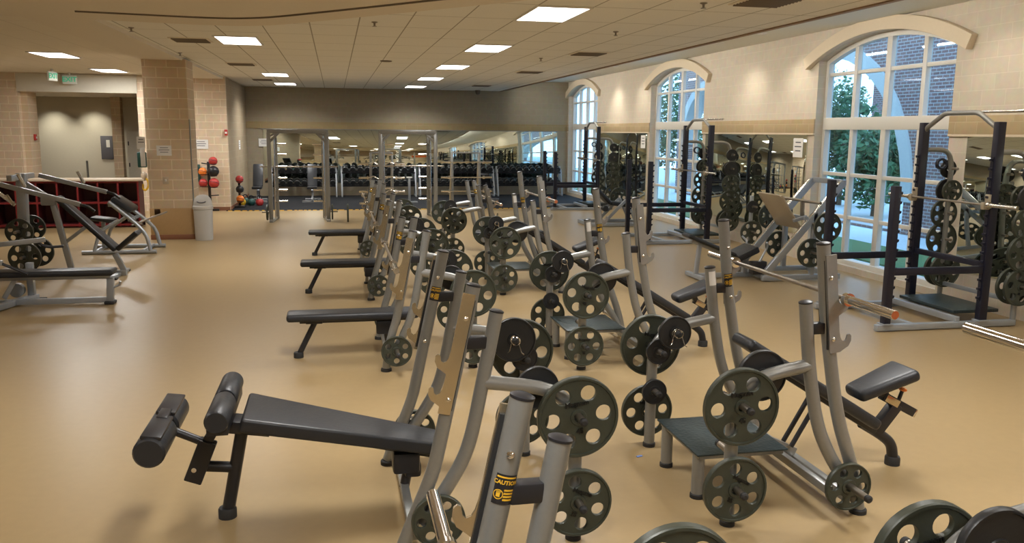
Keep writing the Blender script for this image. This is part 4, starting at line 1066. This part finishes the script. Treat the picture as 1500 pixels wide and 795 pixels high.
# black adjustable benches on the rubber floor
def small_bench(x, y, rz, label, pitch=70):
    t = thing('utility_bench', label, 'bench', (x, y, .012), rz)
    MB().bar((0, -.45, .05), (0, .55, .05), .06, .06).bar((-.30, -.42, .03), (.30, -.42, .03), .06, .06).bar((-.24, .52, .03), (.24, .52, .03), .06, .06).bar((0, -.2, .06), (0, .05, .40), .06, .07).build('frame', M_TUBE2, t)
    MB().box((0, -.20, .44), (.30, .36, .08), .03).build('seat_pad', M_VINYL, t)
    a = math.radians(pitch); c, s_ = math.cos(a), math.sin(a)
    MB().box((0, .08+.38*c, .46+.38*s_), (.30, .78, .08), .03, Matrix.Rotation(a, 3, 'X')).build('back_pad', M_VINYL, t)
    MB().bar((0, .45, .08), (0, .16+.3*c, .44+.3*s_), .05, .05).build('back_strut', M_BLACK, t)
small_bench(-.72, 27.0, 0, 'black adjustable bench seen between the posts of the left silver frame', 60)
small_bench(-2.36, 27.1, 0, 'black adjustable bench at the left end of the rubber floor', 60)
small_bench(4.75, 26.6, PI*.9, 'black adjustable bench on the rubber floor before the third dumbbell rack', 35)
t = thing('bar_stand', 'single silver post with cross foot on the rubber floor', 'stand', (2.21, 26.1, .012))
MB().box((0, 0, .40), (.07, .07, .76), .006).build('post', M_TUBE2, t); MB().box((0, 0, .03), (.50, .08, .05), .006).box((0, .2, .03), (.08, .5, .05), .006).build('foot', M_TUBE2, t); MB().box((0, 0, .785), (.17, .12, .04), .01).build('head', M_WHITE, t)

# kettlebells and a small ball stand in the niche
def kettlebell(x, y, m, label):
    t = thing('kettlebell', label, 'kettlebell', (x, y, .012), .4, 'kettlebells in the left niche')
    MB().lathe([(0, 0), (.07, 0), (.105, .05), (.115, .10), (.10, .155), (.06, .19), (0, .20)], (0, 0, 0), (0, 0, 1), 18).build('bell', m, t)
    MB().tube([(-.055, 0, .17), (-.065, 0, .25), (-.03, 0, .285), (.03, 0, .285), (.065, 0, .25), (.055, 0, .17)], .016, .03, 10).build('handle', M_BLACK, t)
kettlebell(-2.70, 25.75, M_YEL, 'yellow kettlebell on the rubber floor in the left niche')
kettlebell(-2.44, 25.75, M_GREENBOX, 'dark teal kettlebell right of the yellow one')
kettlebell(-2.64, 26.1, M_GREENBOX, 'dark teal kettlebell behind the yellow one')
kettlebell(-2.20, 25.7, M_RED, 'red kettlebell at the right of the row in the left niche')
def ball(x, y, z, r, m, label, grp='medicine balls'):
    o = MB().sphere((0, 0, 0), r, 24).build('medicine_ball', m, None, loc=(x, y, z), label=label, cat='ball', group=grp)
    MB().lathe([(r*.98, -.006), (r*1.005, -.006), (r*1.005, .006), (r*.98, .006)], (0, 0, 0), (.2, .3, 1), 24, True).build('seam_band', M_BLACK, o)
t = thing('ball_stand', 'dark low ball stand against the left niche wall', 'ball rack', (-2.70, 25.2, .012))
MB().bar((0, 0, 0), (0, 0, .82), .06, .06).box((0, 0, .02), (.28, .30, .04), .01).build('post', M_BLACK, t)
for z in (.18, .46, .74): MB().lathe([(.085, -.01), (.10, -.01), (.10, .01), (.085, .01)], (.03, -.15, z), (0, 0, 1), 16, True).bar((0, 0, z), (.02, -.06, z), .03, .02).build('ring', M_BLACK, t)
ball(-2.67, 25.05, .012+.24, .11, M_ORANGE, 'orange medicine ball on the bottom of the niche ball stand', 'balls on the niche stand')
ball(-2.67, 25.05, .012+.52, .11, M_BLACK, 'black medicine ball in the middle of the niche ball stand', 'balls on the niche stand')
ball(-2.67, 25.05, .012+.80, .11, M_RED, 'dark red medicine ball on top of the niche ball stand', 'balls on the niche stand')

# medicine ball rack on the block wall
t = thing('ball_rack', 'black upright rack of medicine balls against the tan block wall', 'ball rack', (-3.36, 24.14, 0))
MB().bar((0, 0, .03), (0, 0, 1.34), .07, .07).build('post', M_BLACK, t)
MB().bar((-.22, .05, .03), (.22, .05, .03), .06, .06).bar((0, -.25, .03), (0, .08, .03), .06, .06).build('base', M_BLACK, t); MB().bar((0, 0, .42), (.24, -.05, .44), .03, .03).build('ball_arm', M_BLACK, t)
for z, s in ((.70, -1), (.68, 1), (1.02, -1), (.98, 1), (1.30, 1)):
    MB().bar((0, 0, z-.03), (s*.13, -.10, z-.03), .03, .02).lathe([(.075, -.008), (.088, -.008), (.088, .008), (.075, .008)], (s*.14, -.12, z-.02), (0, 0, 1), 16, True).build('cradle', M_BLACK, t)
MB().bar((-.18, 0, 1.30), (.02, 0, 1.27), .03, .03).build('arm', M_BLACK, t)
ball(-3.22, 24.02, 1.36, .115, M_RED, 'red medicine ball at the top of the wall ball rack', 'balls on the wall ball rack')
ball(-3.22, 24.02, 1.085, .145, M_BLACK, 'large black medicine ball on the right of the wall ball rack', 'balls on the wall ball rack')
ball(-3.50, 24.02, 1.075, .11, M_ORANGE, 'orange medicine ball at middle left of the wall ball rack', 'balls on the wall ball rack')
ball(-3.22, 24.02, .77, .135, M_RED, 'large red medicine ball at lower right of the wall ball rack', 'balls on the wall ball rack')
ball(-3.50, 24.02, .775, .115, M_RED, 'smaller red medicine ball at lower left of the wall ball rack', 'balls on the wall ball rack')
t = thing('wall_box', 'dark green box mounted on the block wall left of the ball rack', 'box', (-3.70, 24.2, 1.03))
MB().box((0, 0, 0), (.22, .16, .46), .02).build('body', M_GREENBOX, t); MB().box((.0, -.085, .10), (.16, .012, .16), .01).build('door', M_BLACK, t)
# ------------------------------------------------------------------ left side: counter, bin, machines
t = thing('storage_counter', 'long maroon cubby counter with pale top before the lobby', 'counter', (-6.6, 20.6, 0))
MB().box((0, .0, 1.065), (4.75, .62, .05), .012).build('countertop', M_COUNTER, t)
b = MB(); b.box((0, .22, .52), (4.5, .03, 1.03)); b.box((0, -.02, .06), (4.5, .48, .04)); b.box((0, -.02, 1.02), (4.5, .48, .04)); b.box((0, -.02, .56), (4.46, .46, .03))
xs = [2.235 - .42*i for i in range(11)] + [-2.235]
for x in xs: b.box((x, -.02, .53), (.03, .47, .98))
b.box((0, .0, .02), (4.4, .40, .04)); b.build('carcass', M_REDPAINT, t)
e = MB()
for x in xs: e.box((x, -.262, .53), (.036, .012, 1.0))
for z in (.065, .56, 1.02): e.box((0, -.262, z), (4.5, .013, .042))
e.build('edging', M_REDEDGE, t)
t = thing('lobby_desk', 'orange-fronted reception desk seen in the far mirror', 'desk', (6.15, .8, 0))
MB().box((0, 0, .46), (2.6, .7, .92), .01).build('front_panel', M_DESK, t); MB().box((0, 0, .945), (2.7, .8, .05), .01).build('desk_top', M_COUNTER, t)
t = thing('monitor', 'dark monitor on the reception desk', 'monitor', (5.6, .8, .97))
MB().box((0, 0, .30), (.48, .03, .32), .01).build('screen', M_BLACK, t); MB().box((0, 0, .01), (.22, .18, .02), .005).cyl((0, 0, .01), (0, 0, .2), .025).build('stand', M_BLACK, t)
t = thing('yellow_strap', 'coiled yellow strap hanging at the right end of the counter', 'strap', (-4.22, 20.45, .92))
MB().tube([(.0, 0, .20), (.06, -.02, .12), (.07, -.02, 0), (.0, -.02, -.10), (-.06, -.02, -.06), (-.05, -.02, .05)], .022, .08, 10).build('coil', M_YEL, t)
MB().sphere((-.02, 0, .24), .07, 14, (1, 1, 1.2)).build('reel', M_COUNTER, t)

t = thing('trash_can', 'pale grey domed trash can at the corner of the block pillar', 'trash can', (-2.63, 17.85, 0))
MB().lathe([(0, 0), (.165, 0), (.17, .02), (.185, .62), (.185, .64), (0, .64)], (0, 0, 0), (0, 0, 1), 28).build('can', M_GREYPL, t)
MB().lathe([(.19, .62), (.198, .63), (.198, .68), (.18, .70), (.175, .76), (.155, .83), (.11, .885), (.05, .91), (0, .915)], (0, 0, 0), (0, 0, 1), 28).build('dome_lid', M_GREYPL, t)
MB().tube([(-.085, -.166, .785), (-.04, -.180, .765), (.04, -.180, .765), (.085, -.166, .785)], .011, .04, 8).build('push_flap_gap', M_INK, t)

# plate-loaded bench press: long flat bench at the left edge
t = thing('bench_press_machine', 'silver plate-loaded press machine with long flat black bench, left edge', 'exercise machine', (-3.4, 11.4, 0))
X = lambda x: x+3.4
place_pad(pad_mesh(1.42, .30, .30, .075), (X(-4.20), 0, .455), (X(-2.78), 0, .455)).build('bench_pad', M_VINYL, t)
MB().bar((X(-4.15), 0, .355), (X(-2.84), 0, .355), .07, .05).build('bench_frame', M_TUBE2, t)
MB().bar((X(-2.86), 0, .03), (X(-2.84), 0, .34), .07, .08).build('end_leg', M_TUBE2, t); MB().box((X(-2.86), 0, .02), (.12, .16, .04), .01).build('foot_pad', M_RUBBER, t)
MB().bar((X(-4.0), 0, .055), (X(-2.88), 0, .055), .06, .07).build('floor_rail', M_TUBE2, t)
MB().tube([(X(-2.83), 0, .20), (X(-2.74), 0, .24), (X(-2.72), -.02, .29)], .014, .02, 8).build('adjust_lever', M_TUBE2, t)
MB().bar((X(-4.16), -.62, .045), (X(-3.98), 0, .05), .09, .07).bar((X(-3.98), 0, .05), (X(-3.85), .40, .045), .09, .07).build('base_frame', M_TUBE2, t)
for px, py in ((-4.12, -.60), (-3.84, .40)): MB().box((X(px), py, .012), (.20, .12, .024), .006).build('foot_pad', M_RUBBER, t)
MB().bar((X(-3.88), .34, .06), (X(-3.88), .34, .50), .08, .08).bar((X(-4.14), -.50, .06), (X(-4.14), -.50, 1.1), .09, .09).bar((X(-4.14), -.5, 1.06), (X(-4.5), 0, 1.25), .08, .08).bar((X(-4.35), 0, .05), (X(-4.5), 0, 1.3), .09, .09).bar((X(-4.4), 0, .05), (X(-4.0), 0, .05), .08, .07).build('main_frame', M_TUBE2, t)
lv = MB().bar((X(-4.6), .12, .72), (X(-3.66), .30, .80), .055, .06).build('lever_arm', M_TUBE2, t)
MB().tube([(X(-3.78), .30, .79), (X(-3.66), .30, .70), (X(-3.45), .30, .71)], .018, .08, 10).build('hand_grip', M_BLACK, lv)
lv = MB().bar((X(-4.75), -.30, .72), (X(-3.95), -.34, .60), .055, .06).build('lever_arm', M_TUBE2, t)
MB().tube([(X(-4.0), -.34, .61), (X(-3.80), -.34, .52), (X(-3.68), -.34, .46)], .018, .08, 10).build('hand_grip', M_BLACK, lv)
MB().cyl((X(-4.02), .22, .16), (X(-4.02), .30, .16), .09).build('pulley', M_TUBE2, t)
MB().bar((X(-4.10), .02, .10), (X(-3.92), .12, .44), .06, .05).build('brace', M_TUBE2, t)

# incline chest press machine behind it
t = thing('incline_press_machine', 'silver plate-loaded incline press with long sloping black pad, left', 'exercise machine', (-3.9, 13.6, 0))
X = lambda x: x+3.9; dy = 0.0
MB().bar((X(-4.55), 0, .08), (X(-4.50), 0, 1.55), .13, .13, .012).build('tower', M_TUBE2, t)
MB().bar((X(-4.95), -.55, .05), (X(-4.95), .55, .05), .09, .08).bar((X(-4.95), 0, .05), (X(-3.15), 0, .05), .08, .08).bar((X(-3.28), -.36, .03), (X(-3.24), .42, .03), .08, .05).build('base_frame', M_TUBE2, t)
for py in (-.36, .42): MB().box((X(-3.26), py, .014), (.12, .10, .028), .006).build('foot_pad', M_RUBBER, t)
MB().bar((X(-4.10), 0, 1.08), (X(-3.92), 0, .10), .07, .08).build('front_post', M_TUBE2, t)
MB().bar((X(-4.50), 0, 1.42), (X(-4.08), 0, 1.12), .07, .09).box((X(-4.16), 0, 1.14), (.20, .14, .12), .02).build('pad_support', M_TUBE2, t)
MB().bar((X(-3.98), 0, .52), (X(-3.62), .0, .80), .04, .05).build('brace', M_TUBE2, t); MB().bar((X(-3.30), 0, .34), (X(-3.18), 0, .06), .06, .08).build('seat_post', M_TUBE2, t)
place_pad(pad_mesh(1.12, .26, .30, .075), (X(-4.02), 0, 1.23), (X(-3.24), 0, .43)).build('back_pad', M_VINYL, t)
place_pad(pad_mesh(.40, .30, .32, .075), (X(-3.27), 0, .44), (X(-2.97), 0, .70)).build('seat_pad', M_VINYL, t)
for y, x0, z0, x1, z1 in ((-.42, -4.95, 1.50, -3.62, 1.12), (.42, -4.40, 1.50, -3.46, 1.24)):
    a = MB().bar((X(x0), y, z0), (X(x1), y, z1), .055, .065).build('lever_arm', M_TUBE2, t)
    d = V((x1-x0, 0, z1-z0)).normalized()
    MB().tube([V((X(x1), y, z1))-d*.05, V((X(x1), y, z1))+d*.10, V((X(x1), y, z1))+d*.14+V((.05, 0, -.06))], .022, .03, 10).build('hand_grip', M_BLACK, a)
    MB().cyl((X(x0+.62), y, z0-.12), (X(x0+.56), y-.05, z0+.06), .026).build('chrome_grip', M_CHROME, a)
MB().bar((X(-4.52), -.44, 1.50), (X(-4.50), .44, 1.50), .07, .08).build('pivot_beam', M_TUBE2, t)
MB().bar((X(-4.9), -.3, 1.45), (X(-4.55), -.2, 1.10), .04, .05).cyl((X(-4.62), -.3, 1.25), (X(-4.52), -.36, 1.12), .024).build('link', M_CHROME, t)
for y in (-.34, .34):
    MB().cyl((X(-4.5), y*.3, .73), (X(-4.5), y*1.35, .73), .022).cyl((X(-4.45), y*.3, .36), (X(-4.45), y*1.35, .36), .022).build('plate_peg', M_STEEL, t)
plate(35, (-4.5, 13.6+.26, .722), plabel(35, 'on the far upper peg of the incline press machine'))
plate(45, (-4.45, 13.6+.28, .352), plabel(45, 'on the far lower peg of the incline press machine'))
plate(35, (-4.5, 13.6-.28, .722), plabel(35, 'on the near upper peg of the incline press machine'))
plate(45, (-4.45, 13.6-.30, .352), plabel(45, 'on the near lower peg of the incline press machine'))

# back extension / preacher frame with curved tubes
t = thing('hyperextension_bench', 'silver back extension bench with curved tube legs and black pads', 'exercise machine', (-3.8, 16.4, 0))
X = lambda x: x+3.8
for y, lab in ((-.42, 0), (.42, 1)):
    MB().tube([(X(-4.42), y, .035), (X(-3.18), y, .035)], .035, 0, 14).build('floor_rail', M_TUBE2, t)
    MB().tube([(X(-3.95), y*.8, .92), (X(-3.55), y*.9, .58), (X(-3.34), y, .36), (X(-3.28), y, .05)], .034, .14, 14, 7).build('curved_leg', M_TUBE2, t)
    MB().tube([(X(-4.22), y, .05), (X(-4.12), y*.9, .40), (X(-3.80), y*.8, .60)], .030, .14, 12, 6).build('curved_brace', M_TUBE2, t)
MB().box((X(-3.76), 0, .86), (.40, .56, .11), .045, Matrix.Rotation(math.radians(36), 3, 'Y')).build('hip_pad', M_VINYL, t)
MB().bar((X(-3.94), -.34, .86), (X(-3.94), .34, .86), .05, .05).bar((X(-3.62), -.36, .60), (X(-3.62), .36, .60), .05, .05).bar((X(-3.95), 0, .84), (X(-3.58), 0, .58), .06, .05).build('pad_frame', M_TUBE2, t)
MB().box((X(-4.12), -.02, .585), (.40, .34, .07), .03, Matrix.Rotation(math.radians(8), 3, 'Y')).build('knee_pad', M_VINYL, t)
MB().bar((X(-4.14), 0, .56), (X(-4.16), 0, .06), .05, .06).build('knee_post', M_TUBE2, t)
MB().bar((X(-4.2), -.42, .05), (X(-4.2), .42, .05), .05, .05).bar((X(-3.4), -.42, .05), (X(-3.4), .42, .05), .05, .05).build('cross_rail', M_TUBE2, t)
MB().cyl((X(-3.60), -.30, .50), (X(-3.10), .30, .68), .018).bar((X(-3.62), -.28, .60), (X(-3.45), -.15, .50), .03, .03).build('handle_bar', M_STEEL, t)

# scraps on the floor
for x, y, r, l in ((2.02, 5.27, .3, 'tiny blue paper scrap on the floor beside the step platform'), (1.24, 4.02, 1.0, 'tiny blue paper scrap on the floor near the bottom centre plates')):
    b = MB().box((0, 0, .003), (.045, .018, .003), 0, Matrix.Rotation(.08, 3, 'X')).build('paper_scrap', new_mat('blue_paper', (.15, .25, .6), .7), None, loc=(x, y, 0), label=l, cat='paper scrap'); b.rotation_euler = (0, 0, r)
